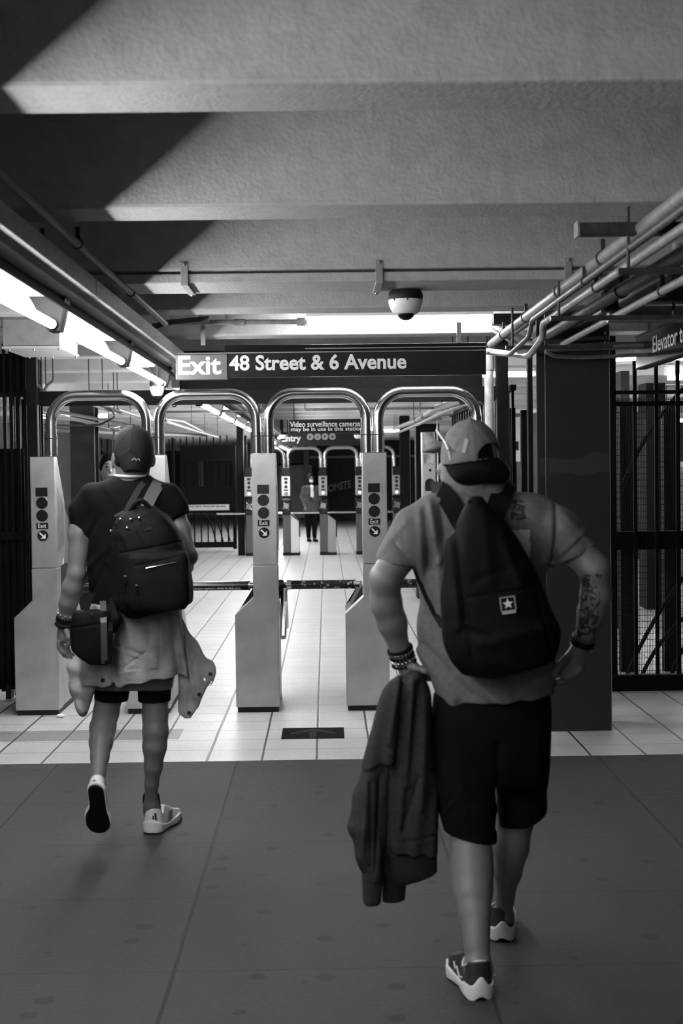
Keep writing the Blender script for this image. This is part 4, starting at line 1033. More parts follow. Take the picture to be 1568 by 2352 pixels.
# legs: left foot nearer, right foot a step ahead
lk = p(1082, 1935, .0); la = p(1094, 2165, -.16)
b.chain([p(1075, 1690, .06), p(1078, 1820, .03), lk], [r(56), r(50), r(45)], .03)
b.chain([p(1081, 1930, .0), p(1081, 1965, -.015), p(1082, 2000, -.035), p(1085, 2045, -.07), p(1090, 2095, -.11), p(1093, 2135, -.14), la], [r(46), r(49), r(50), r(45), r(36), r(30), r(27)], .015)
b.cone(la, p(1098, 2225, -.19), r(26), r(30), .02)
b.cone(p(1098, 2225, -.19), p(1080, 2240, -.05), r(30), r(22), .02)
rk = p(1184, 1880, .14); ra = p(1159, 2062, .28)
b.chain([p(1190, 1690, .07), p(1195, 1800, .12), rk], [r(56), r(50), r(42)], .03)
b.chain([rk, p(1173, 1945, .16), p(1166, 2000, .22), ra], [r(43), r(41), r(33), r(22)], .02)
b.cone(p(1174, 1935, .13), p(1168, 1985, .17), r(30), r(26), .03)
b.cone(ra, p(1155, 2110, .29), r(21), r(23), .02)
b.cone(p(1155, 2110, .29), p(1162, 2125, .42), r(23), r(18), .02)
m_skinR = mat('skin with forearm ink', .17, .5, nz=.10, ns=7, bump=.12, bs=90)
def ink(m, boxes, col, sc, thr):
    """dark drawn pattern inside given world boxes (x0,x1,z0,z1)"""
    nt = m.node_tree; N = nt.nodes; L = nt.links; bs = N['Principled BSDF']; src = bs.inputs['Base Color'].links[0].from_socket
    ge = N.new('ShaderNodeNewGeometry'); sep = N.new('ShaderNodeSeparateXYZ')
    wn = N.new('ShaderNodeTexNoise'); wn.inputs['Scale'].default_value = 30; va = N.new('ShaderNodeVectorMath'); va.operation = 'MULTIPLY_ADD'; va.inputs[1].default_value = (.03, .03, .03)
    L.new(ge.outputs['Position'], wn.inputs[0]); L.new(wn.outputs[1], va.inputs[0]); L.new(ge.outputs['Position'], va.inputs[2]); L.new(va.outputs[0], sep.inputs[0])
    def M(op, a, c):
        n = N.new('ShaderNodeMath'); n.operation = op
        for i, q in enumerate((a, c)):
            if isinstance(q, (int, float)): n.inputs[i].default_value = q
            else: L.new(q, n.inputs[i])
        return n.outputs[0]
    tot = None
    for x0, x1, z0, z1 in boxes:
        k = M('MULTIPLY', M('MULTIPLY', M('GREATER_THAN', sep.outputs[0], x0), M('LESS_THAN', sep.outputs[0], x1)), M('MULTIPLY', M('GREATER_THAN', sep.outputs[2], z0), M('LESS_THAN', sep.outputs[2], z1)))
        tot = k if tot is None else M('MAXIMUM', tot, k)
    nz = N.new('ShaderNodeTexNoise'); nz.inputs['Scale'].default_value = sc; nz.inputs['Distortion'].default_value = 1.2; nz.inputs['Detail'].default_value = 1.5
    L.new(ge.outputs['Position'], nz.inputs[0])
    k = M('MULTIPLY', tot, M('GREATER_THAN', nz.outputs[0], thr))
    mx = N.new('ShaderNodeMix'); mx.data_type = 'RGBA'; L.new(k, mx.inputs[0]); L.new(src, mx.inputs[6]); mx.inputs[7].default_value = (col, col, col, 1)
    L.new(mx.outputs[2], bs.inputs['Base Color'])
A = p(1318, 1318, 0); B = p(1366, 1462, .03)
ink(m_skinR, [(A.x+.015, B.x+.015, B.z+.015, A.z+.015)], .035, 42, .50)
soft('body', b, m_skinR, man)
# hair
f = Field(*bounds(R, 1000, 1210, 1020, 1140, -.16, .22), .004)
f.ell(p(1096, 1076, .01), (.082, .088, .050), .03); f.ell(p(1118, 1084, .02), (.072, .085, .042), .03)
f.cone(p(1060, 1090, -.03), p(1148, 1092, -.03), .022, .024, .03)
f.clip(p(1090, 1062, 0), (-.14, 0, 1))
f.ell(hc+FR_*.115-Vector((0, 0, .03)), (.06, .06, .09), .01, mode='-')
f.clip(p(1100, 1110, 0), (0, 0, -1)); f.wave(lambda X, Y, Z: .0006*np.sin(X*430+Z*160))
f.ell(p(1080, 1050, .02), (.086, .098, .108), .01)
f.ell(hc+FR_*.11-Vector((0, 0, .05)), (.075, .075, .13), .01, mode='-')
soft('hair', f, M_hair, man)
# cap, worn tilted with its opening at the back right
f = Field(*bounds(R, 960, 1170, 945, 1080, -.18, .26), .003)
cc_ = p(1080, 1048, .02)
f.ell(cc_, (r(69), .105, r(86)), .01, clip=[(p(1080, 1060, 0), (.14, 0, -1))])
f.ell(cc_, (r(66), .101, r(82)), .0, mode='-')
f.ell(p(1130, 1052, -.05), (r(35), .13, r(33)), .004, mode='-', clip=[(p(1125, 1051, 0), (.05, 0, -1))])
for a_, b_ in (((1078, 963), (1025, 1050)), ((1078, 963), (1085, 1060)), ((1078, 963), (1140, 1040)), ((1078, 963), (1050, 1055))): f.fold(p(*a_), p(*b_), .0035, .0012)

cap, capP = soft('cap', f, M_cap, man, 'pale cap')
f = Field(*bounds(R, 960, 1050, 990, 1060, -.1, .3), .003)
f.ell(p(1003, 1026, .09), (.050, .055, .014), .01, roll=-.3); f.ell(p(998, 1026, .09), (.026, .05, .021), .01)
soft('cap_brim', f, M_cap, cap)
part('cap_button', G().sphere(p(1079, 962, .02), .007, 10, 6), M_cap, cap)
tr = bvh(capP)
g = G(); ln_ = [[hit(tr, a+(c-a)*q, b_+(d-b_)*q, .003) or p(a, b_, -.07) for q in np.linspace(0, 1, 8)] for (a, b_, c, d) in ((1060, 1038, 1068, 1006), (1064, 1039.5, 1072, 1008), (1068, 1041, 1076, 1010))]
g.add([v for l_ in ln_ for v in l_], [(k*8+i, k*8+i+1, k*8+i+9, k*8+i+8) for k in range(2) for i in range(7)])
part('cap_tab', g, mat('cap tab', .45, .8), cap, 'small white tab on the cap')
part('sunglasses', G().tube([p(1002, 988, .06), p(1012, 1002, .03), p(1022, 1016, -.02), p(1030, 1034, -.06)], .0035, 8).tube([p(1022, 1014, -.02), p(1031, 1034, -.055), p(1034, 1056, -.05)], .003, 8), M_white, man, 'white arm of sunglasses pushed on the cap')
# T-shirt
f = Field(*bounds(R, 830, 1430, 1085, 1640, -.35, .42), .0045)
f.loft(R.rows([(1108, 1052, 1130, .055, .01), (1122, 1020, 1165, .07, .02), (1142, 985, 1215, .085, .03), (1170, 962, 1250, .100, .03), (1210, 950, 1262, .112, .03), (1260, 950, 1262, .122, .03), (1310, 955, 1258, .128, .03),
               (1370, 962, 1256, .13, .03), (1430, 962, 1260, .132, .03), (1480, 960, 1268, .134, .03), (1520, 966, 1275, .136, .03), (1560, 985, 1274, .136, .03), (1600, 1004, 1270, .134, .03), (1640, 1015, 1268, .132, .03)], dz=.03), .03, n=2.2,
       clip=[(p(1019, 1617, 0), (.06, 0, -1)), (p(1268, 1603, 0), (.06, 0, -1))])
n_ = (.05, 0, -1)
f.chain([p(1000, 1185, .05), p(955, 1225, .03), p(903, 1310, .01)], [r(52), r(56), r(50)], .03, clip=[(p(904, 1293), (-.25, 0, -1))])
f.chain([p(1225, 1185, .05), p(1280, 1222, .03), p(1345, 1300, .01)], [r(52), r(52), r(52)], .03, clip=[(p(1323, 1274), (.40, 0, -.92))])
f.cone(p(1075, 1108, .03), p(1130, 1118, .03), r(40), r(36), .02, sy=1.1)
f.ell(p(1088, 1082, .03), (r(44), .075, r(26)), .004, mode='-')
# folds
for a_, b_, w_, am in (((985, 1150), (1003, 1290), .014, .011), ((1003, 1290), (1008, 1420), .013, .008), ((975, 1165), (985, 1300), .009, -.006), ((960, 1175), (968, 1330), .010, .006), ((1010, 1160), (1022, 1290), .008, -.006),
                       ((940, 1170), (1000, 1150), .02, .004), ((958, 1500), (1040, 1600), .014, .008), ((975, 1480), (1080, 1590), .010, -.006), ((1050, 1545), (1110, 1600), .012, .006), ((1275, 1165), (1268, 1285), .007, -.010),
                       ((1262, 1190), (1255, 1290), .012, .006), ((1280, 1270), (1345, 1215), .010, .005), ((1275, 1290), (1330, 1235), .006, -.005), ((1290, 1180), (1355, 1250), .010, .004), ((870, 1270), (930, 1200), .010, .004),
                       ((950, 1300), (905, 1240), .008, -.004), ((1180, 1545), (1265, 1500), .01, .005), ((1170, 1570), (1262, 1545), .008, -.004), ((1040, 1125), (1110, 1140), .008, .004)):
    f.fold(p(*a_), p(*b_), w_, am)
f.wave(lambda X, Y, Z: .0035*np.sin(X*34+Z*13)*np.sin(Z*21-X*9)+.0018*np.sin(X*75+Z*30))
m_teeR = mat('heather grey jersey printed', .13, .85, nz=.14, ns=60, bump=.15, bs=250)
A = p(1178, 1148, -.08); B = p(1212, 1196, -.08); C = p(1120, 1218, -.08); D = p(1222, 1300, -.08)
ink(m_teeR, [(A.x+.015, B.x+.015, B.z+.015, A.z+.015)], .03, 60, .46)
ink(m_teeR, [(C.x+.015, D.x+.015, D.z+.015, C.z+.015)], .5, 1.5, -.5)
tee, teeP = soft('t_shirt', f, m_teeR, man, 'grey T-shirt')
teeT = bvh(teeP)
# shorts
f = Field(*bounds(R, 960, 1300, 1570, 1960, -.3, .42), .0045)
f.loft(R.rows([(1590, 996, 1262, .115), (1640, 990, 1266, .128), (1700, 991, 1264, .13), (1760, 995, 1262, .12), (1800, 1002, 1258, .09)], dz=.06), .03)
f.chain([p(1064, 1680, .05), p(1070, 1800, .03), p(1078, 1860, .02), p(1086, 1975, .0)], [r(73), r(71), r(67), r(54)], .02, clip=[(p(1088, 1925), (-.24, 0, -1))])
f.chain([p(1192, 1680, .07), p(1196, 1790, .10), p(1198, 1850, .12), p(1198, 1960, .14)], [r(68), r(62), r(58), r(52)], .012, clip=[(p(1145, 1902, .1), (.12, 0, -1)), (p(1230, 1882, .1), (.55, 0, -1))])
f.fold(p(1138, 1700), p(1140, 1900), .012, -.010); f.fold(p(1010, 1870), p(1044, 1825), .004, .006); f.fold(p(1040, 1650), p(1060, 1860), .014, .004); f.fold(p(1235, 1660), p(1225, 1840), .014, .004)
soft('shorts', f, M_shorts, man)
# shoes
hl = p(1098, 2300, -.20); hl.z = 0; hl.y = 4.16
shoe(man, (hl.x+.002, 4.15, 0), (-.13, 1, 0), .29, 'dark running shoe', M_shoed, M_sole, out=M_blkc, trim=M_sole, wave=.010, wd=1.32, hs=1.22)
hr = U(1152, 2162, 4.68)
shoe(man, (hr.x, 4.66, .004), (.06, 1, 0), .285, 'dark running shoe', M_shoed, M_sole, out=M_blkc, trim=M_sole, wave=.008, wd=1.28, hs=1.22)
# bracelets
def ring(c, ax, ra, rb, m, par, name='bracelet', beads=0, rr=.004):
    ax = Vector(ax).normalized(); e = ax.cross(Vector((0, 1, .01))).normalized(); u = ax.cross(e)
    if beads:
        g = G()
        for k in range(beads): a = 2*math.pi*k/beads; g.sphere(c+e*ra*math.cos(a)+u*rb*math.sin(a), rr, 8, 6)
    else: g = G().tube([c+e*ra*math.cos(a)+u*rb*math.sin(a) for a in np.linspace(0, 2*math.pi, 25)[:-1]], rr, 8, closed=True)
    return part(name, g, m, par, smooth=True)
ax = p(921, 1500, .06)-p(900, 1430, .03)
for k, (q, mm, bd) in enumerate(((.86, M_blkc, 0), (.95, M_chrome, 20), (1.08, M_blkc, 18), (1.2, M_chrome, 18), (1.33, M_blkc, 16))):
    ring(p(900, 1430, .03)+ax*q, ax, r(27), r(27), mm, man, beads=bd, rr=.0055 if bd else .006)
ax = rwr-p(1358, 1410, .02)
for k, (q, mm, bd) in enumerate(((.80, M_strapg, 0), (.90, M_blkc, 0), (1.0, M_blkc, 20), (1.12, M_chrome, 9))):
    ring(p(1358, 1410, .02)+ax*q, ax, r(25), r(25), mm, man, beads=bd, rr=.0055)
# backpack of the man on the right
bp_ = thing('backpack', p(1150, 1545, -.15), 'soft black backpack with a small star badge, worn by the man in the pale cap', 'backpack')
f = Field(*bounds(R, 970, 1320, 1120, 1580, -.42, .16), .0045)
f.loft(R.rows([(1140, 1078, 1105, .03), (1165, 1066, 1125, .045), (1200, 1048, 1162, .065), (1245, 1026, 1192, .085), (1300, 1017, 1224, .10), (1370, 1013, 1256, .115), (1440, 1013, 1284, .125), (1480, 1022, 1281, .125), (1520, 1036, 1272, .115), (1548, 1058, 1262, .09)], dz=-.155), .03, n=2.4,
       clip=[(p(1110, 1551, -.15), (.22, 0, -1))])
for a_, b_, w_, am in (((1030, 1245), (1050, 1440), .010, .006), ((1048, 1215), (1065, 1420), .008, -.006), ((1066, 1370), (1225, 1345), .004, -.005), ((1066, 1375), (1080, 1520), .005, -.004), ((1225, 1345), (1262, 1500), .005, -.004),
                       ((1110, 1180), (1120, 1330), .02, .005), ((1150, 1230), (1190, 1340), .016, .006), ((1100, 1470), (1240, 1440), .02, .008), ((1060, 1440), (1120, 1460), .012, -.005), ((1085, 1330), (1190, 1290), .012, -.004)):
    f.fold(p(*a_, -.2), p(*b_, -.2), w_, am)
f.wave(lambda X, Y, Z: .003*np.sin(X*25+Z*17)*np.sin(Z*26-X*11))
bag, bagP = soft('bag', f, M_pack, bp_); bagT = bvh(bagP)
part('grab_handle', G().tube([p(1078, 1176, -.17), p(1080, 1152, -.18), p(1096, 1147, -.18), p(1108, 1156, -.18), p(1106, 1178, -.17)], .009, 10), M_pack, bp_, smooth=True)
def ribbon(name, pts, wd, m, par, th=.005, tree=None, lift=.008, k=10):
    """strap: pixel points draped on a surface, or world points"""
    W_ = []
    for q in pts:
        if isinstance(q, Vector): W_.append(q)
        else:
            h_ = None
            for t_ in (tree if isinstance(tree, list) else [tree]):
                if t_ is None: continue
                c_ = hit(t_, q[0], q[1], lift)
                if c_ is not None and (h_ is None or c_.y < h_.y): h_ = c_
            W_.append(h_ or R.p(q[0], q[1], -.05))
    g = G(); n = len(W_); vs = []
    for i, P_ in enumerate(W_):
        t_ = (W_[min(i+1, n-1)]-W_[max(i-1, 0)]).normalized(); view = (P_-Vector((0, 0, CAMZ))).normalized()
        e = t_.cross(view).normalized()*wd/2*(1 if not isinstance(wd, list) else 1)
        b_ = view*th
        vs += [P_-e-b_*0, P_+e-b_*0, P_+e+b_, P_-e+b_]
    fs = []
    for i in range(n-1):
        o_ = i*4
        for a in range(4): fs.append((o_+a, o_+(a+1) % 4, o_+4+(a+1) % 4, o_+4+a))
    fs += [(3, 2, 1, 0), (n*4-4, n*4-3, n*4-2, n*4-1)]
    g.add(vs, fs); o_ = part(name, g, m, par, smooth=True)
    return o_
ribbon('shoulder_strap', [p(990, 1128, .07), p(1008, 1126, .0), (1028, 1146), (1042, 1168), (1054, 1192), p(1066, 1208, -.14)], .062, M_pack, bp_, .012, teeT, .010)
ribbon('shoulder_strap', [p(1168, 1104, .09), p(1160, 1116, .0), (1150, 1142), (1140, 1168), (1132, 1190), p(1124, 1206, -.14)], .066, M_pack, bp_, .012, teeT, .010)
ribbon('lower_strap', [p(948, 1290, .04), (962, 1330), (980, 1372), (998, 1410), p(1016, 1440, -.12)], .018, M_pack, bp_, .003, teeT, .006)
# star badge
def on(tree, q, lift=.003): return hit(tree, q[0], q[1], lift) or R.p(q[0], q[1], -.28)
def badge_poly(pts): return G().add([on(bagT, q) for q in pts], [tuple(range(len(pts)))])
def rt(u, v, c=(1166.5, 1390), a=-.14): return (c[0]+u*math.cos(a)-v*math.sin(a)*-1*-1, c[1]+u*math.sin(a)+v*math.cos(a))
def rq(u, v): a = -.14; return (1166.5+u*math.cos(a)-v*math.sin(a), 1390+u*math.sin(a)+v*math.cos(a))
Yb = min(on(bagT, q).y for q in ((1150, 1372), (1184, 1372), (1150, 1410), (1184, 1408)))-.003
def flat_(pts, dy=0.): return [U(*rq(*q), Yb-dy) for q in pts]
bd = part('star_badge', G().add(flat_([(-18, 20), (18, 20), (18, -20), (-18, -20)])+flat_([(-18, 20), (18, 20), (18, -20), (-18, -20)], -.004), [(0, 1, 2, 3), (4, 5, 1, 0), (5, 6, 2, 1), (6, 7, 3, 2), (7, 4, 0, 3)]), M_blk2, bp_, 'badge with a white star in a frame')
g = G()
for q in (((-18, -20), (18, -20), (18, -17.6), (-18, -17.6)), ((-18, -17.6), (-15.6, -17.6), (-15.6, 20), (-18, 20)), ((15.6, -17.6), (18, -17.6), (18, 20), (15.6, 20)), ((-18, 12), (18, 12), (18, 20), (-18, 20))): g.add(flat_(q, .001), [(0, 1, 2, 3)])
part('frame_lines', g, mat('badge grey', .42, .5), bd)
st_ = []
for k in range(10):
    a = -math.pi/2+k*math.pi/5; q = 13 if k % 2 == 0 else 5.4; st_.append((q*math.cos(a), -3+q*math.sin(a)))
st_.append((0, -3)); part('star', G().add(flat_(st_, .0018), [(k, (k+1) % 10, 10) for k in range(10)]), M_signw, bd)
# sweatshirt held in the left hand
hs = thing('sweatshirt', p(915, 2075, .02), 'charcoal hooded sweatshirt hanging from the left hand of the man in the pale cap', 'sweatshirt')
f = Field(*bounds(R, 780, 1040, 1525, 2100, -.16, .20), .0042)
f.loft(R.rows([(1546, 922, 970, .022), (1556, 905, 980, .035), (1575, 890, 988, .05), (1610, 874, 992, .056), (1650, 860, 995, .06), (1700, 852, 998, .062), (1750, 858, 1000, .064), (1800, 864, 1003, .066), (1850, 866, 1005, .068), (1900, 866, 1005, .068), (1950, 872, 1005, .066), (1990, 880, 1004, .064), (2010, 884, 1002, .06)], dz=.02), .02, n=2.2, clip=[(p(1004, 1966), (-.16, 0, -1)), ])
f.loft(R.rows([(1560, 896, 960, .03), (1583, 884, 955, .045), (1640, 862, 948, .052), (1693, 846, 940, .056), (1740, 834, 930, .058), (1775, 826, 915, .058)], dz=.0), .012, clip=[(p(865, 1754), (.25, 0, -1))])
f.chain([p(868, 1745, .0), p(846, 1830, -.01), p(836, 1900, -.02), p(846, 1960, -.02), p(856, 2008, -.02)], [r(28), r(36), r(36), r(32), r(25)], .012)
f.chain([p(890, 1760, .03), p(885, 1900, .03), p(903, 2010, .03)], [r(36), r(40), r(30)], .02)
for a_, b_, w_, am in (((925, 1560), (905, 1780), .008, -.012), ((945, 1560), (935, 1800), .008, .008), ((935, 1560), (920, 1700), .005, -.008), ((915, 1565), (890, 1700), .008, .007), ((960, 1570), (925, 1900), .010, -.010), ((975, 1600), (965, 1850), .012, .008),
                       ((925, 1900), (960, 1780), .008, -.008), ((870, 1780), (860, 1990), .006, -.009), ((840, 1790), (832, 1950), .006, .006), ((850, 1790), (850, 1980), .005, -.006), ((895, 1760), (888, 1990), .008, -.010), ((945, 1870), (1000, 1920), .006, -.004), ((900, 1930), (1002, 1915), .003, -.004)):
    f.fold(p(*a_), p(*b_), w_, am)
f.wave(lambda X, Y, Z: .0045*np.sin(X*62+Z*7)*(.6+.4*np.sin(Z*9))+.003*np.sin(X*110-Z*14))
soft('fleece_body', f, M_hood, hs)
f = Field(*bounds(R, 860, 1040, 1940, 2060, -.16, .20), .0042)
f.loft(R.rows([(1955, 880, 1003, .056), (1990, 882, 1004, .062), (2015, 884, 1003, .058), (2026, 890, 985, .045)], dz=.028), .01, clip=[(p(945, 2026), (.30, 0, -1))])
f.wave(lambda X, Y, Z: .0012*np.sin(X*520))
soft('rib_hem', f, mat('dark ribbing', .006, .9), hs, 'dark ribbed hem')
for (a_, b_, ra_, rb_, nm_) in (((855, 2004, -.02), (854, 2066, -.02), 25, 21, 'lighter'), ((905, 2004, .03), (903, 2070, .03), 31, 27, 'darker')):
    f = Field(*bounds(R, 810, 950, 1980, 2100, -.12, .16), .004)
    f.cone(p(*a_), p(*b_), r(ra_), r(rb_), .0, clip=[(p(a_[0], 2074), (.05, 0, -1))]); f.wave(lambda X, Y, Z: .001*np.sin(X*560))
    soft('sleeve_cuff', f, M_hood if nm_ == 'lighter' else MATS['dark ribbing'], hs)
# ======================= man on the left
Q = Fig(6.10); p, r = Q.p, Q.r
man2 = thing('person', (Q.p(320, 1900).x, 6.10, 0), 'man in dark cap and dark T-shirt walking away, denim jacket tied round his waist', 'person')
b = Field(*bounds(Q, 90, 520, 950, 1930, -.55, .45), .005)
hc = p(306, 1050, .0); FL = Vector((-.10, 1, 0)); yw = math.atan2(.10, 1)
b.ell(hc+Vector((0, 0, .01)), (.076, .097, .108), .02, yaw=yw)
b.ell(hc+FL*.03-Vector((0, 0, .05)), (.060, .070, .065), .03, yaw=yw)
b.cone(hc+FL*.04-Vector((0, 0, .08)), hc+FL*.075-Vector((0, 0, .10)), .04, .028, .03)
b.cone(hc+FL*.10, hc+FL*.12-Vector((0, 0, .035)), .010, .014, .012); b.cone(hc+FL*.098-Vector((.012, 0, .066)), hc+FL*.098-Vector((-.012, 0, .066)), .009, .009, .01)
for sg in (-1, 1):
    b.ell(hc+Vector((sg*.083, 0, -.012)), (.012, .020, .033), .008, yaw=-sg*.5); b.ell(hc+FL*.092+Vector((sg*.03, 0, .005)), (.013, .01, .009), .006, mode='-')
b.cone(p(306, 1070, .0), p(300, 1115, .02), r(34), r(42), .025)
b.loft(Q.rows([(1110, 250, 345, .06), (1135, 205, 385, .085), (1240, 208, 398, .10), (1400, 215, 395, .10), (1520, 205, 405, .11), (1580, 215, 395, .10)], dz=.02), .04)
# left arm hangs; right arm bends forward
lsh = p(196, 1155, .02); lel = p(175, 1318, -.02); lwr = p(147, 1428, .02)
b.chain([lsh, p(182, 1225, .0), lel], [r(25), r(24), r(20)], .02)
b.chain([lel, p(167, 1350, -.01), p(157, 1385, .0), lwr], [r(20), r(23), r(20), r(13.5)], .02)
rsh = p(396, 1160, .02); rel = p(434, 1278, -.02); rwr = p(405, 1330, .24)
b.chain([rsh, p(414, 1215, .0), rel], [r(24), r(22), r(18)], .02)
b.chain([rel, p(424, 1300, .08), rwr], [r(19), r(19), r(13)], .02)
b.cone(rwr, p(400, 1325, .32), r(13), r(18), .01)
fingers(b, [p(404+3*k, 1316+6*k, .36) for k in range(4)], [(0, 1, -.2)]*4, [.06, .066, .062, .052], .009, (-.6, .2, -.8))
b.chain([p(392, 1318, .31), p(386, 1312, .35), p(386, 1312, .39)], [.013, .012, .009], .008)
# hanging left hand: palm, four curled fingers and a thumb in front
pm = p(147, 1462, .03)
b.cone(lwr, pm, r(13.5), r(17), .015, sy=.75)
kn = [p(134, 1474, .015), p(139, 1481, .03), p(147, 1484, .045), p(155, 1482, .06)]
fingers(b, kn, [(.05, .0, -1), (.1, 0, -1), (.15, 0, -1), (.2, 0, -1)], [.066, .072, .068, .058], .0095, (.95, .15, .15))
b.chain([p(152, 1448, .0), p(158, 1464, -.01), p(158, 1478, -.005), p(152, 1487, .0)], [.013, .012, .0105, .009], .008)
# right leg planted, left leg trailing with the heel up
b.chain([p(360, 1530, .03), p(356, 1600, .02)], [r(34), r(30)], .03)
b.chain([p(356, 1600, .02), p(356, 1640, .01), p(357, 1680, -.005), p(355, 1715, -.005), p(352, 1760, .01), p(348, 1800, .03), p(347, 1850, .07)], [r(31), r(29), r(29), r(27), r(20.5), r(15.5), r(15)], .015)
b.cone(p(347, 1850, .07), p(352, 1872, .08), r(17), r(19), .02); b.cone(p(352, 1872, .08), p(362, 1885, .22), r(18), r(12), .02)
b.chain([p(262, 1530, .02), p(250, 1600, .04)], [r(34), r(30)], .03)
b.chain([p(250, 1600, .04), p(244, 1635, .01), p(236, 1672, -.05), p(232, 1705, -.11), p(229, 1740, -.17), p(226, 1775, -.235), p(224, 1800, -.27)], [r(31), r(29), r(29), r(26), r(20), r(15), r(15)], .015)
b.cone(p(224, 1800, -.27), p(220, 1860, -.19), r(14), r(12), .02)
m_skinL = mat('skin with upper arm ink', .15, .5, nz=.10, ns=7, bump=.12, bs=90)  # even skin tone, slightly darker than the other man's
A = p(400, 1195, 0); B = p(424, 1232, 0)
ink(m_skinL, [(p(402, 1195).x, p(420, 1195).x, p(410, 1228).z, p(410, 1190).z)], .08, 24, .75)
soft('body', b, m_skinL, man2)
# cap
f = Field(*bounds(Q, 240, 370, 960, 1095, -.2, .28), .0032)
f.loft(Q.rows([(977, 300, 314, .02), (981, 286, 328, .055), (990, 275, 339, .078), (1004, 266, 347, .098), (1022, 262, 352, .108), (1042, 262, 353, .112), (1058, 266, 351, .112), (1072, 274, 346, .11), (1085, 284, 340, .105)]), .0, n=2.0, clip=[(p(295, 1080, -.1), (.0, -.35, -1))])
f.ell(p(306, 1040, .0), (r(42), .104, r(52)), .0, mode='-')
for a_, b_ in (((307, 978), (307, 1040)), ((307, 980), (270, 1030)), ((307, 980), (342, 1030))): f.fold(p(*a_), p(*b_), .0035, .0012)
f.fold(p(284, 1050), p(306, 1034), .003, .0025); f.fold(p(306, 1034), p(330, 1050), .003, .0025)
cap, capP = soft('cap', f, M_capd, man2, 'dark cap'); ct = bvh(capP)
f = Field(*bounds(Q, 240, 370, 1000, 1060, .02, .30), .004)
f.ell(p(302, 1030, .15), (.066, .075, .010), .01, pitch=-.2); soft('cap_brim', f, M_capd, cap)
h0 = hit(ct, 312, 1055, .004) or p(312, 1055, -.11)
part('cap_script', G().tube([U(302+20*q, 1054+2.5*math.sin(q*14)+2*q, h0.y) for q in np.linspace(0, 1, 22)], .0016, 5), mat('grey thread', .35, .6), cap, 'pale script stitching')
part('cap_button', G().sphere(p(306, 977, .01), .007, 10, 6), M_capd, cap)
part('sunglasses', G().tube([p(262, 1000, .02), p(264, 984, .03), p(276, 981, .06)], .003, 8).tube([p(261, 985, .03), p(258, 1035, .02), p(262, 1052, .0)], .0032, 8), M_chrome, man2, 'bright rods painting the lit left edge of the cap', smooth=True)  # bright tubes stand in for light along the cap's left edge
f = Field(*bounds(Q, 250, 360, 1040, 1100, -.16, .1), .004)
f.ell(p(306, 1060, .0), (.081, .099, .045), .01, clip=[(p(306, 1078, -.1), (0, -.2, -1))]); f.ell(p(306, 1060, .08), (.10, .09, .09), .0, mode='-'); f.wave(lambda X, Y, Z: .001*np.sin(X*500))
soft('hair', f, M_hair, man2)
# T-shirt
f = Field(*bounds(Q, 140, 460, 1080, 1440, -.3, .3), .005)
f.loft(Q.rows([(1093, 262, 342, .055), (1104, 238, 362, .075), (1122, 206, 392, .095), (1150, 195, 402, .108), (1200, 198, 402, .115), (1260, 202, 402, .118), (1330, 204, 404, .118), (1400, 208, 405, .12), (1440, 210, 405, .12)], dz=.01), .03, clip=[(p(300, 1425), (0, 0, -1))])
f.chain([p(215, 1140, .01), p(189, 1172, .01), p(180, 1245, .0)], [r(33), r(27), r(21)], .03, clip=[(p(180, 1227), (.02, 0, -1))])
f.chain([p(385, 1140, .01), p(400, 1165, .01), p(416, 1215, .0)], [r(32), r(30), r(26)], .03, clip=[(p(409, 1183), (.36, 0, -.93))])
f.ell(p(304, 1080, .02), (r(35), .07, r(16)), .004, mode='-')
for a_, b_, w_, am in (((205, 1240), (240, 1180), .012, -.005), ((208, 1300), (260, 1250), .014, .006), ((215, 1360), (250, 1300), .012, -.005), ((170, 1180), (195, 1225), .01, .004), ((240, 1110), (300, 1180), .014, .004)): f.fold(p(*a_), p(*b_), w_, am)
f.wave(lambda X, Y, Z: .002*np.sin(X*40+Z*15)*np.sin(Z*25))
tee, teeP = soft('t_shirt', f, M_navy, man2, 'dark T-shirt'); teeT = bvh(teeP)
part('collar_highlight', G().tube([p(300+36*math.cos(a_), 1092+2*math.sin(a_), .0-.070*math.sin(a_)) for a_ in np.linspace(-.1, math.pi+.1, 16)], .006, 8), M_shoew, man2, 'white line painting the highlight on the collar edge', smooth=True)  # white tube paints the highlight along the shirt collar
# shorts
f = Field(*bounds(Q, 195, 420, 1380, 1640, -.26, .3), .005)
f.loft(Q.rows([(1400, 212, 402, .11), (1480, 205, 408, .12), (1540, 208, 402, .11)], dz=.02), .03)
f.chain([p(262, 1500, .02), p(258, 1560, .03), p(254, 1640, .03)], [r(48), r(42), r(37)], .02, clip=[(p(256, 1611), (-.06, 0, -1))])
f.chain([p(355, 1500, .03), p(355, 1560, .03), p(354, 1640, .02)], [r(48), r(40), r(36)], .012, clip=[(p(353, 1613), (0, 0, -1))])
soft('shorts', f, M_shorts, man2)
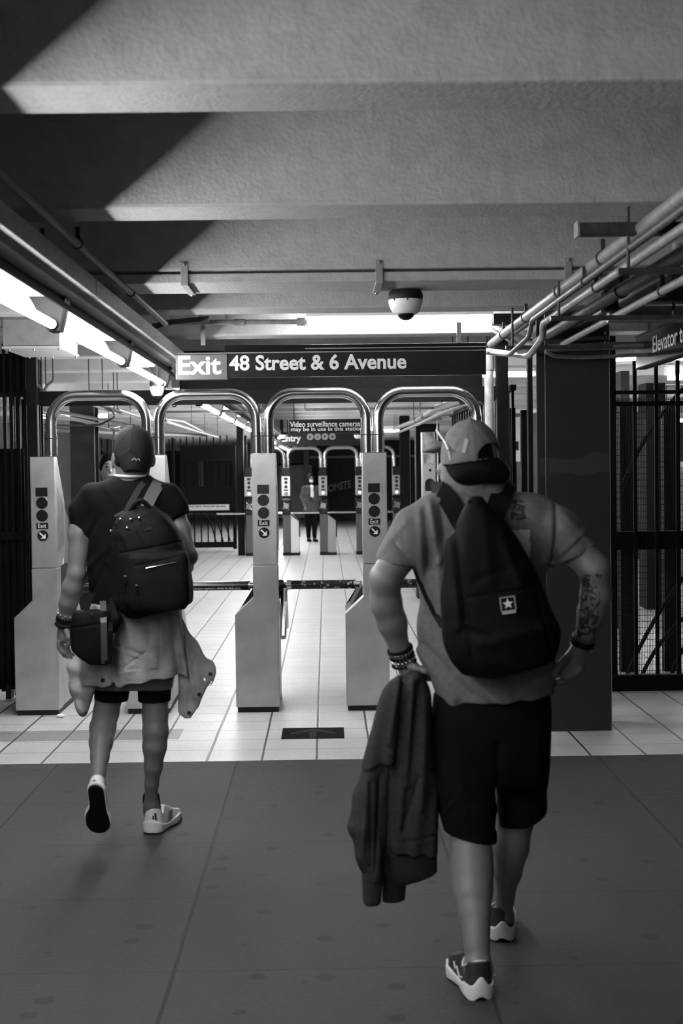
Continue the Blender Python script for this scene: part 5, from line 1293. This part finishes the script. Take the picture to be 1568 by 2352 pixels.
# denim jacket tied round the waist
jk = thing('denim_jacket', p(320, 1590, -.05), 'faded denim jacket tied round the waist of the man in the dark cap', 'jacket')
f = Field(*bounds(Q, 140, 520, 1370, 1670, -.34, .34), .005)
f.loft(Q.rows([(1385, 205, 408, .128), (1430, 196, 416, .14), (1480, 190, 424, .152), (1530, 186, 431, .162), (1582, 188, 438, .170), (1590, 190, 438, .17)], dz=.0), .02, n=2.1, clip=[(p(226, 1576, -.1), (.10, 0, -1)), (p(360, 1584, -.1), (.03, 0, -1))])
f.loft(Q.rows([(1385, 200, 404, .10), (1480, 202, 416, .122), (1600, 204, 424, .14)], dz=.02), .0, mode='-', clip=[(p(300, 1470), (0, 0, 1))])
for a_, b_, w_, am in (((262, 1405), (264, 1575), .010, -.014), ((245, 1420), (240, 1570), .014, .010), ((280, 1420), (283, 1570), .012, .008), ((368, 1410), (368, 1540), .003, -.004), ((268, 1478), (330, 1500), .006, -.007), ((268, 1485), (328, 1508), .005, .007), ((290, 1528), (345, 1490), .005, -.006),
                       ((345, 1490), (362, 1510), .006, .005), ((268, 1530), (360, 1535), .005, -.005), ((270, 1542), (365, 1530), .005, .005), ((268, 1560), (436, 1560), .002, -.003), ((264, 1572), (438, 1574), .003, .003), ((192, 1562), (262, 1556), .002, -.003), ((405, 1400), (428, 1560), .010, .010), ((390, 1400), (408, 1560), .010, -.006),
                       ((300, 1405), (310, 1480), .012, .006), ((340, 1405), (345, 1480), .012, -.005)):
    f.fold(p(*a_, -.1), p(*b_, -.1), w_, am)
f.wave(lambda X, Y, Z: .0035*np.sin(X*36+Z*9)*np.sin(Z*22+X*14)+.002*np.sin(X*70-Z*30))
jb, jP = soft('jacket_body', f, M_denim, jk); jt = bvh(jP)
# front panel swinging out at the right
f = Field(*bounds(Q, 390, 520, 1390, 1670, -.2, .3), .005)
f.loft(Q.rows([(1402, 400, 408, .013, .05), (1445, 402, 432, .013, .035), (1492, 406, 463, .013, .02), (1525, 408, 489, .013, .01), (1540, 409, 497, .013, .0), (1578, 411, 481, .013, .0), (1620, 408, 458, .013, .01), (1638, 408, 447, .013, .01), (1650, 428, 438, .012, .01)], dz=-.02), .0, n=3.0)
f.wave(lambda X, Y, Z: .0015*np.sin(X*90))
for a_, b_, w_, am in (((425, 1470), (448, 1600), .010, .010), ((440, 1480), (470, 1560), .008, -.006), ((450, 1500), (432, 1630), .004, -.004), ((488, 1560), (446, 1640), .002, -.003)): f.fold(p(*a_), p(*b_), w_, am)
fp, fpP = soft('front_panel', f, M_denim, jk, 'loose front panel with a row of buttons'); ft = bvh(fpP)
for q in ((483, 1548), (457, 1595), (434, 1637)):
    c = hit(ft, *q, .004) or p(q[0], q[1], -.0); part('button', G().disc((c.x, c.y, c.z), .008, 14, .004), M_dark, fp)
for q in ((236, 1562), (391, 1571)):
    c = hit(jt, *q, .004) or p(q[0], q[1], -.16); part('button', G().disc((c.x, c.y, c.z), .009, 14, .004), M_dark, jb)
f = Field(*bounds(Q, 140, 240, 1480, 1660, -.24, .2), .005)
f.chain([p(188, 1500, -.02), p(172, 1540, -.03), p(180, 1590, -.04), p(190, 1632, -.04)], [r(14), r(17), r(17), r(13)], .02, clip=[(p(188, 1637), (.5, 0, -1))])
f.wave(lambda X, Y, Z: .004*np.sin(Z*75+X*30)+.003*np.sin(Z*38-X*60))
soft('sleeve', f, M_denim, jk, 'empty sleeve hanging at the left')
f = Field(*bounds(Q, 180, 240, 1560, 1650, -.2, .1), .005)
f.cone(p(205, 1575, -.05), p(190, 1636, -.03), r(16), r(11), .0); soft('sleeve', f, M_denim, jk, 'second empty sleeve behind the first')
# shoes of the left man
g0 = U(350, 1909, 6.18)
W = shoe(man2, (p(345, 1905, .02).x, 6.14, .0), (.28, 1, 0), .29, 'white running shoe', M_shoew, M_sole, out=M_blkc, wd=1.30, h=.0042, hs=1.2)
f = Field(*bounds(Q, 310, 400, 1805, 1880, -.05, .3), .004)
f.cone(p(347, 1832, .12), p(350, 1866, .13), r(20), r(21), .0, clip=[(p(347, 1826, .1), (0, -.5, 1))]); f.ell(p(347, 1826, .08), (.03, .06, .05), .0, mode='-')
soft('tongue', f, M_blkc, man2, 'dark raised tongue of the planted shoe')
for k in range(3):
    part('side_stripe', G().bar(W(.10+.018*k, .043, .03), W(.125+.018*k, .036, .062), .004, .010), M_strapg, man2, 'dark slanting stripe on the shoe')
lg = G()
for k in range(3): lg.bar(W(-.004, .004+.011*k, .055), W(-.003, .001+.011*k, .055+.008*(k+1)), .008, .003)
part('heel_mark', lg, M_dark, man2, 'small three-bar mark on the heel')
hh = U(222, 1778, 5.68)
th = p(219, 1903, -.20); 
# raised shoe: heel high, toe just off the floor, sole towards the viewer
def raised(parent):
    heel = U(221, 1800, 5.755); toe = U(216, 1905, 5.83); toe.z = max(toe.z, .06)
    fw = (toe-heel).normalized(); L_ = (toe-heel).length
    sdv = Vector((1, 0, -.02)).normalized(); up2 = sdv.cross(fw).normalized()
    if up2.y < 0: up2 = -up2
    o = heel-up2*.02
    A = [o+fw*s+sdv*t+up2*z for s in (-.06, .34) for t in (-.08, .08) for z in (-.05, .16)]
    lo = [min(v[i] for v in A) for i in range(3)]; hi = [max(v[i] for v in A) for i in range(3)]
    def build(name, z0, z1, grow, m, lb, k_=0):
        f = Field(lo, hi, .004); sl, X, Y, Z = f.sub(lo, hi)
        x, y, z = X-o.x, Y-o.y, Z-o.z
        s_ = x*fw.x+y*fw.y+z*fw.z; t_ = x*sdv.x+y*sdv.y+z*sdv.z; u_ = x*up2.x+y*up2.y+z*up2.z
        cs = [(.03, .0, .036), (.11, .004, .036), (.165, -.001, .052), (.185, .0, .053)]; d = None
        cs = [(c0*L_/.235, c1, c2) for c0, c1, c2 in cs]
        for i in range(3):
            (a, at, ar), (b_, bt, br) = cs[i], cs[i+1]
            q = np.clip(((s_-a)*(b_-a)+(t_-at)*(bt-at))/((b_-a)**2+(bt-at)**2), 0, 1)
            e = np.sqrt((s_-a-q*(b_-a))**2+(t_-at-q*(bt-at))**2)-(ar+(br-ar)*q)-grow
            d = e if d is None else np.minimum(d, e)
        if k_:
            top = np.interp(s_, [0, .05, .09, .2, .3], [.10, .085, .09, .06, .04])
            d = np.maximum(np.maximum(d+np.maximum(u_-.03, 0)*.25, u_-top), z0-u_)
        else: d = np.maximum(np.maximum(d, u_-z1), z0-u_)
        f.mix(sl, d, 0)
        if k_: f.ell(o+fw*.05+up2*.11, (.034, .045, .034), .01, mode='-')
        soft(name, f, m, parent, lb)
    build('outsole', -.006, .008, -.003, M_blkc, 'black outsole turned to the viewer'); build('sole', .008, .032, .003, M_sole, 'white sole of the raised shoe'); build('upper', .03, .1, -.002, M_shoew, 'white upper of the raised shoe', 1)
    # heel cup bulging above the sole edge
    f = Field([heel.x-.09, heel.y-.1, heel.z-.06], [heel.x+.09, heel.y+.16, heel.z+.1], .004)
    f.cone(U(222, 1810, 5.80), U(223, 1796, 5.81), r(18.5), r(16.5), .02); f.ell(U(224, 1772, 5.85), (.026, .03, .03), .01, mode='-')
    soft('heel_cup', f, M_shoew, parent, 'white heel cup')
    part('heel_mark', G().bar(U(213, 1796, 5.755), U(219, 1792, 5.755), .003, .008), M_strapg, parent)
raised(man2)
# bracelets
c0 = p(157, 1385, .0); ax = lwr-c0
for k, (q, mm, bd_) in enumerate(((.62, M_chrome, 9), (.82, M_blkc, 16), (.95, M_blkc, 0), (1.18, M_blkc, 0))): ring(c0+ax*q, ax, r(17.5), r(17), mm, man2, beads=bd_, rr=.006 if bd_ else .006)
# backpack on one shoulder
bk = thing('backpack', p(345, 1415, -.15), 'black backpack with curved grab handle, hanging from the man in the dark cap', 'backpack')
f = Field(*bounds(Q, 235, 460, 1140, 1430, -.46, .12), .0048)
f.loft(Q.rows([(1162, 312, 352, .05), (1172, 292, 372, .075), (1190, 268, 394, .10), (1222, 256, 413, .12), (1260, 258, 426, .13), (1300, 262, 437, .14), (1340, 262, 442, .14), (1375, 262, 443, .135), (1400, 272, 438, .12), (1416, 298, 400, .09)], dz=-.175), .03, n=2.6,
       clip=[(p(345, 1412, -.2), (.26, 0, -1)), (p(330, 1160, -.2), (-.2, 0, 1))])
# front pocket and seams
f.loft(Q.rows([(1268, 292, 424, .03), (1275, 284, 430, .05), (1330, 285, 436, .06), (1385, 288, 436, .06), (1400, 300, 425, .05)], dz=-.285), .012, n=3.5)
for a_, b_, w_, am in (((278, 1270), (412, 1245), .0035, -.006), ((270, 1215), (310, 1170), .004, -.005), ((310, 1190), (360, 1170), .004, .005), ((360, 1170), (405, 1210), .004, -.005), ((285, 1230), (300, 1262), .012, .006), ((320, 1210), (345, 1250), .014, .006), ((318, 1297), (412, 1277), .003, -.005), ((262, 1210), (266, 1370), .006, -.006)): f.fold(p(*a_, -.25), p(*b_, -.25), w_, am)
f.wave(lambda X, Y, Z: .0018*np.sin(X*35+Z*12)*np.sin(Z*24))
bg, bgP = soft('bag', f, M_pack2, bk); bt_ = bvh(bgP)
def onb(x, y, l=.004): return hit(bt_, x, y, l) or p(x, y, -.3)
part('pocket_zip', G().tube([onb(335+10*k, 1305-2.0*k) for k in range(8)], .0022, 6), M_chrome, bk, 'thin bright zip line', smooth=True)
part('name_plate', G().bar(onb(330, 1217), onb(349, 1213), .003, .010), M_chrome, bk, 'small bright metal plate')
for q in ((277, 1193), (293, 1213), (301, 1193), (320, 1190), (288, 1324), (314, 1345), (255, 1220)): part('zip_pull', G().sphere(onb(q[0], q[1], .006), (.008, .005, .006), 8, 6), M_chrome, bk)
for q in ((288, 1324), (314, 1345)): part('cord', G().tube([onb(*q, .006), onb(q[0]+2, q[1]+12, .008), onb(q[0]-1, q[1]+22, .006)], .0025, 6), M_blkc, bk)
pts = [p(287+ (356-287)*q, 1200-46*math.sin(math.pi*min(q*1.0, 1))-8*q, -.20-.04*math.sin(math.pi*q)) for q in np.linspace(0, 1, 13)]
part('grab_handle', G().tube(pts, .0105, 10), M_pack2, bk, smooth=True)
p, r = Q.p, Q.r
def rib2(name, pts, wd, m, par, th, lb=None):
    W_ = [q if isinstance(q, Vector) else (hit(teeT, q[0], q[1], .008) or p(q[0], q[1], -.08)) for q in pts]
    g = G(); vs = []; n = len(W_)
    for i, P_ in enumerate(W_):
        t_ = (W_[min(i+1, n-1)]-W_[max(i-1, 0)]).normalized(); view = (P_-Vector((0, 0, CAMZ))).normalized(); e = t_.cross(view).normalized()*wd/2; b_ = view*th
        vs += [P_-e, P_+e, P_+e+b_, P_-e+b_]
    fs = [tuple(i*4+q for q in (a, (a+1) % 4, (a+1) % 4+4, a+4)) for i in range(n-1) for a in range(4)]+[(3, 2, 1, 0), (n*4-4, n*4-3, n*4-2, n*4-1)]
    return part(name, g.add(vs, fs), m, par, lb, smooth=True)
m_lst = mat('satin strap', .11, .3)
rib2('shoulder_strap', [p(366, 1103, .05), (364, 1108), (358, 1120), (350, 1134), (342, 1150), p(337, 1166, -.15)], .052, m_lst, bk, .012, 'broad satin shoulder strap catching the light')
rib2('shoulder_strap', [(330, 1108), (322, 1118), (310, 1138), (300, 1156), (290, 1174), (283, 1188)], .026, mat('dull strap', .02, .5), bk, .008, 'narrow loose strap')
part('strap_buckle', G().bar(p(263, 1186, -.19), p(284, 1174, -.19), .004, .009), M_chrome, bk, 'bright metal buckle bar')
# camera bag at the left hip
cb = thing('shoulder_bag', p(208, 1524, -.18), 'small black shoulder bag hanging at the left hip of the man in the dark cap', 'bag')
f = Field(*bounds(Q, 150, 275, 1385, 1535, -.42, .05), .0045)
f.loft(Q.rows([(1402, 174, 250, .05), (1410, 166, 255, .06), (1430, 162, 257, .068), (1495, 166, 258, .07), (1516, 180, 255, .065), (1524, 188, 251, .055)], dz=-.20), .02, n=3.6, clip=[(p(182, 1502, -.2), (-.75, 0, -1))])
f.fold(p(165, 1440, -.2), p(235, 1430, -.2), .004, -.005); f.wave(lambda X, Y, Z: .002*np.sin(X*50)*np.sin(Z*40)); cbo, cP = soft('bag', f, M_pack, cb)
rib2('strap', [p(196, 1408, -.24), p(204, 1385, -.20), p(212, 1362, -.13)], .022, M_blkc, cb, .004)
rib2('strap', [p(236, 1380, -.16), p(238, 1430, -.285), p(239, 1480, -.29), p(240, 1525, -.27)], .026, M_strapg, cb, .004, 'grey webbing strap')
rib2('strap', [p(252, 1385, -.17), p(251, 1450, -.28), p(249, 1525, -.27)], .030, M_blkc, cb, .005, 'black webbing strap')
part('buckle', G().bar(p(206, 1405, -.27), p(216, 1412, -.28), .004, .012), M_chrome, cb)
f = Field(*bounds(Q, 240, 280, 1370, 1460, -.34, -.02), .0045)
f.chain([p(258, 1385, -.15), p(265, 1425, -.22), p(262, 1446, -.22)], [r(10), r(12), r(8)], .02); soft('pouch', f, M_blkc, cb, 'small dangling pouch')
# ======================= far figures
def simple_person(name_label, Y, fx_, head_top, feet, face_dir, coat, trousers, hairc, mask, cx, h=.009, skin=None):
    T = Fig(Y); p = T.p; H = p(cx, head_top).z; x = p(cx, feet).x
    t = thing('person', (x, Y, 0), name_label, 'person'); k = H/1.72; f_ = Vector(face_dir).normalized(); sd = Vector((f_.y, -f_.x, 0))
    def W(s, fwd, z): return Vector((x, Y, 0))+sd*s*k+f_*fwd*k+Vector((0, 0, z*k))
    yw = math.atan2(-f_.x, f_.y)
    b = Field([x-.42, Y-.42, -.02], [x+.42, Y+.42, H+.03], h)
    b.ell(W(0, .0, 1.60), (.072*k, .09*k, .11*k), .02, yaw=yw); b.cone(W(0, .03, 1.55), W(0, .06, 1.51), .05*k, .032*k, .02)
    b.cone(W(0, .09, 1.60), W(0, .108, 1.57), .009, .013, .01)
    b.cone(W(-.014, .088, 1.535), W(.014, .088, 1.535), .007, .007, .006)
    for s in (-1, 1): b.ell(W(s*.028, .088, 1.615), (.013, .012, .009), .004, mode='-'); b.ell(W(s*.028, .08, 1.612), (.011, .010, .010), .003); b.ell(W(s*.074, -.005, 1.59), (.010, .018, .03), .006, yaw=yw)
    b.cone(W(0, -.01, 1.5), W(0, -.01, 1.38), .052*k, .06*k, .02)
    b.loft([(.80*k, x, Y, .14*k, .09*k), (1.1*k, x, Y, .13*k, .09*k), (1.35*k, x, Y, .17*k, .09*k), (1.42*k, x, Y, .10*k, .07*k)], .04)
    ph = [.10, -.06]
    for i, s in enumerate((-1, 1)):
        b.chain([W(s*.18, 0, 1.36), W(s*.215, -.02, 1.12), W(s*.20, .10, .92)], [.05*k, .042*k, .03*k], .02)
        hd = W(s*.195, .14, .86); b.cone(W(s*.20, .10, .92), hd, .028*k, .034*k, .01)
        fingers(b, [hd+sd*(.022*q-.033)*k-Vector((0, 0, .012)) for q in range(4)], [(f_.x*.4, f_.y*.4, -1)]*4, [.06, .066, .062, .05], .010, (-f_.x, -f_.y, -.6), .003)
        b.chain([hd-sd*s*.02, hd-sd*s*.04+f_*.02-Vector((0, 0, .03))], [.013, .010], .006)
        q = ph[i]; b.chain([W(s*.08, 0, .85), W(s*.065, q*.7, .48), W(s*.055, q*.9, .09)], [.085*k, .06*k, .04*k], .02)
        b.cone(W(s*.055, q*.9-.01, .05), W(s*.06, q*.9+.14, .03), .035*k, .028*k, .02)
    soft('body', b, skin or M_skin2, t)
    f = Field([x-.45, Y-.42, .0], [x+.45, Y+.42, 1.5*k], h)
    f.loft([(.74*k, x, Y, .20*k, .16*k), (.95*k, x, Y, .19*k, .14*k), (1.15*k, x, Y, .185*k, .13*k), (1.36*k, x, Y, .20*k, .115*k), (1.44*k, x, Y, .10*k, .08*k)], .03)
    for s in (-1, 1): f.chain([W(s*.17, 0, 1.36), W(s*.225, -.02, 1.12), W(s*.205, .09, .94)], [.07*k, .062*k, .05*k], .02)
    f.fold(Vector((x+.02, Y, .75*k)), Vector((x, Y, 1.4*k)), .014, -.012); f.wave(lambda X, Y_, Z: .004*np.sin(X*50)*np.sin(Z*18)); soft('coat', f, coat, t)
    f = Field([x-.3, Y-.35, .0], [x+.3, Y+.35, 1.0*k], h)
    f.loft([(.78*k, x, Y, .17*k, .11*k), (.95*k, x, Y, .15*k, .10*k)], .03)
    for i, s in enumerate((-1, 1)):
        q = ph[i]; f.chain([W(s*.080, 0, .85), W(s*.065, q*.7, .48), W(s*.055, q*.9, .12)], [.10*k, .078*k, .052*k], .02)
    soft('trousers', f, trousers, t)
    for i, s in enumerate((-1, 1)):
        q = ph[i]; f = Field([x-.3, Y-.4, -.01], [x+.3, Y+.4, .16], .008); f.cone(W(s*.055, q*.9-.02, .045), W(s*.062, q*.9+.16, .032), .046*k, .036*k, .02, clip=[((0, 0, .0), (0, 0, -1))]); soft('shoe', f, M_blkc, t)
    f = Field([x-.16, Y-.16, H-.42], [x+.16, Y+.16, H+.03], .007)
    f.ell(W(0, -.012, 1.625), (.084*k, .098*k, .108*k), .02, yaw=yw)
    if hairc == 'long': f.cone(W(0, -.03, 1.58), W(0, -.02, 1.44), .088*k, .08*k, .03)
    f.ell(W(0, .085, 1.565), (.066*k, .075*k, .095*k), .01, yaw=yw, mode='-')
    if hairc != 'long': f.clip(W(0, -.1, 1.54), (-f_.x*.0, 0, -1))
    soft('hair', f, M_hair, t)
    part('eyes', G().sphere(W(-.028, .093, 1.612), .009, 8, 6).sphere(W(.028, .093, 1.612), .009, 8, 6), M_hair, t)
    part('eyebrows', G().bar(W(-.045, .090, 1.636), W(-.014, .098, 1.634), .006, .007).bar(W(.045, .090, 1.636), W(.014, .098, 1.634), .006, .007), M_hair, t)
    part('lips', G().bar(W(-.018, .095, 1.535), W(.018, .095, 1.535), .006, .008), mat('lips', .12, .5), t)
    if mask:
        f = Field([x-.14, Y-.16, H-.28], [x+.14, Y+.16, H], .006); f.ell(W(0, .065, 1.545), (.052*k, .045*k, .046*k), .01, yaw=yw); soft('face_mask', f, M_shoew, t, 'white face mask')
        f = Field([x-.2, Y-.2, H-.6], [x+.2, Y+.25, H-.2], .007); f.ell(W(.0, .06, 1.40), (.06*k, .05*k, .05*k), .02); f.cone(W(0, .11, 1.38), W(.01, .15, 1.15), .035, .04, .02); soft('scarf', f, mat('pale scarf', .6, .8), t, 'pale scarf')
        part('bag_strap', G().bar(W(-.06, .14, 1.42), W(.09, .19, 1.02), .02, .008), M_blkc, t)
    return t
simple_person('woman in white face mask, grey coat and black trousers walking this way far off', 31.4, 0, 1089, 1245, (.35, -1, 0), mat('grey coat', .05, .85, nz=.35, ns=12), M_blkc, 'long', True, 715, skin=mat('darker far skin', .16, .5))  # darker skin sets off the white mask
simple_person('short-haired man facing this way, mostly hidden behind the man in the dark cap', 11.5, 0, 1041, 1550, (.25, -1, 0), M_blkc, M_blkc, 'short', False, 259, .008)
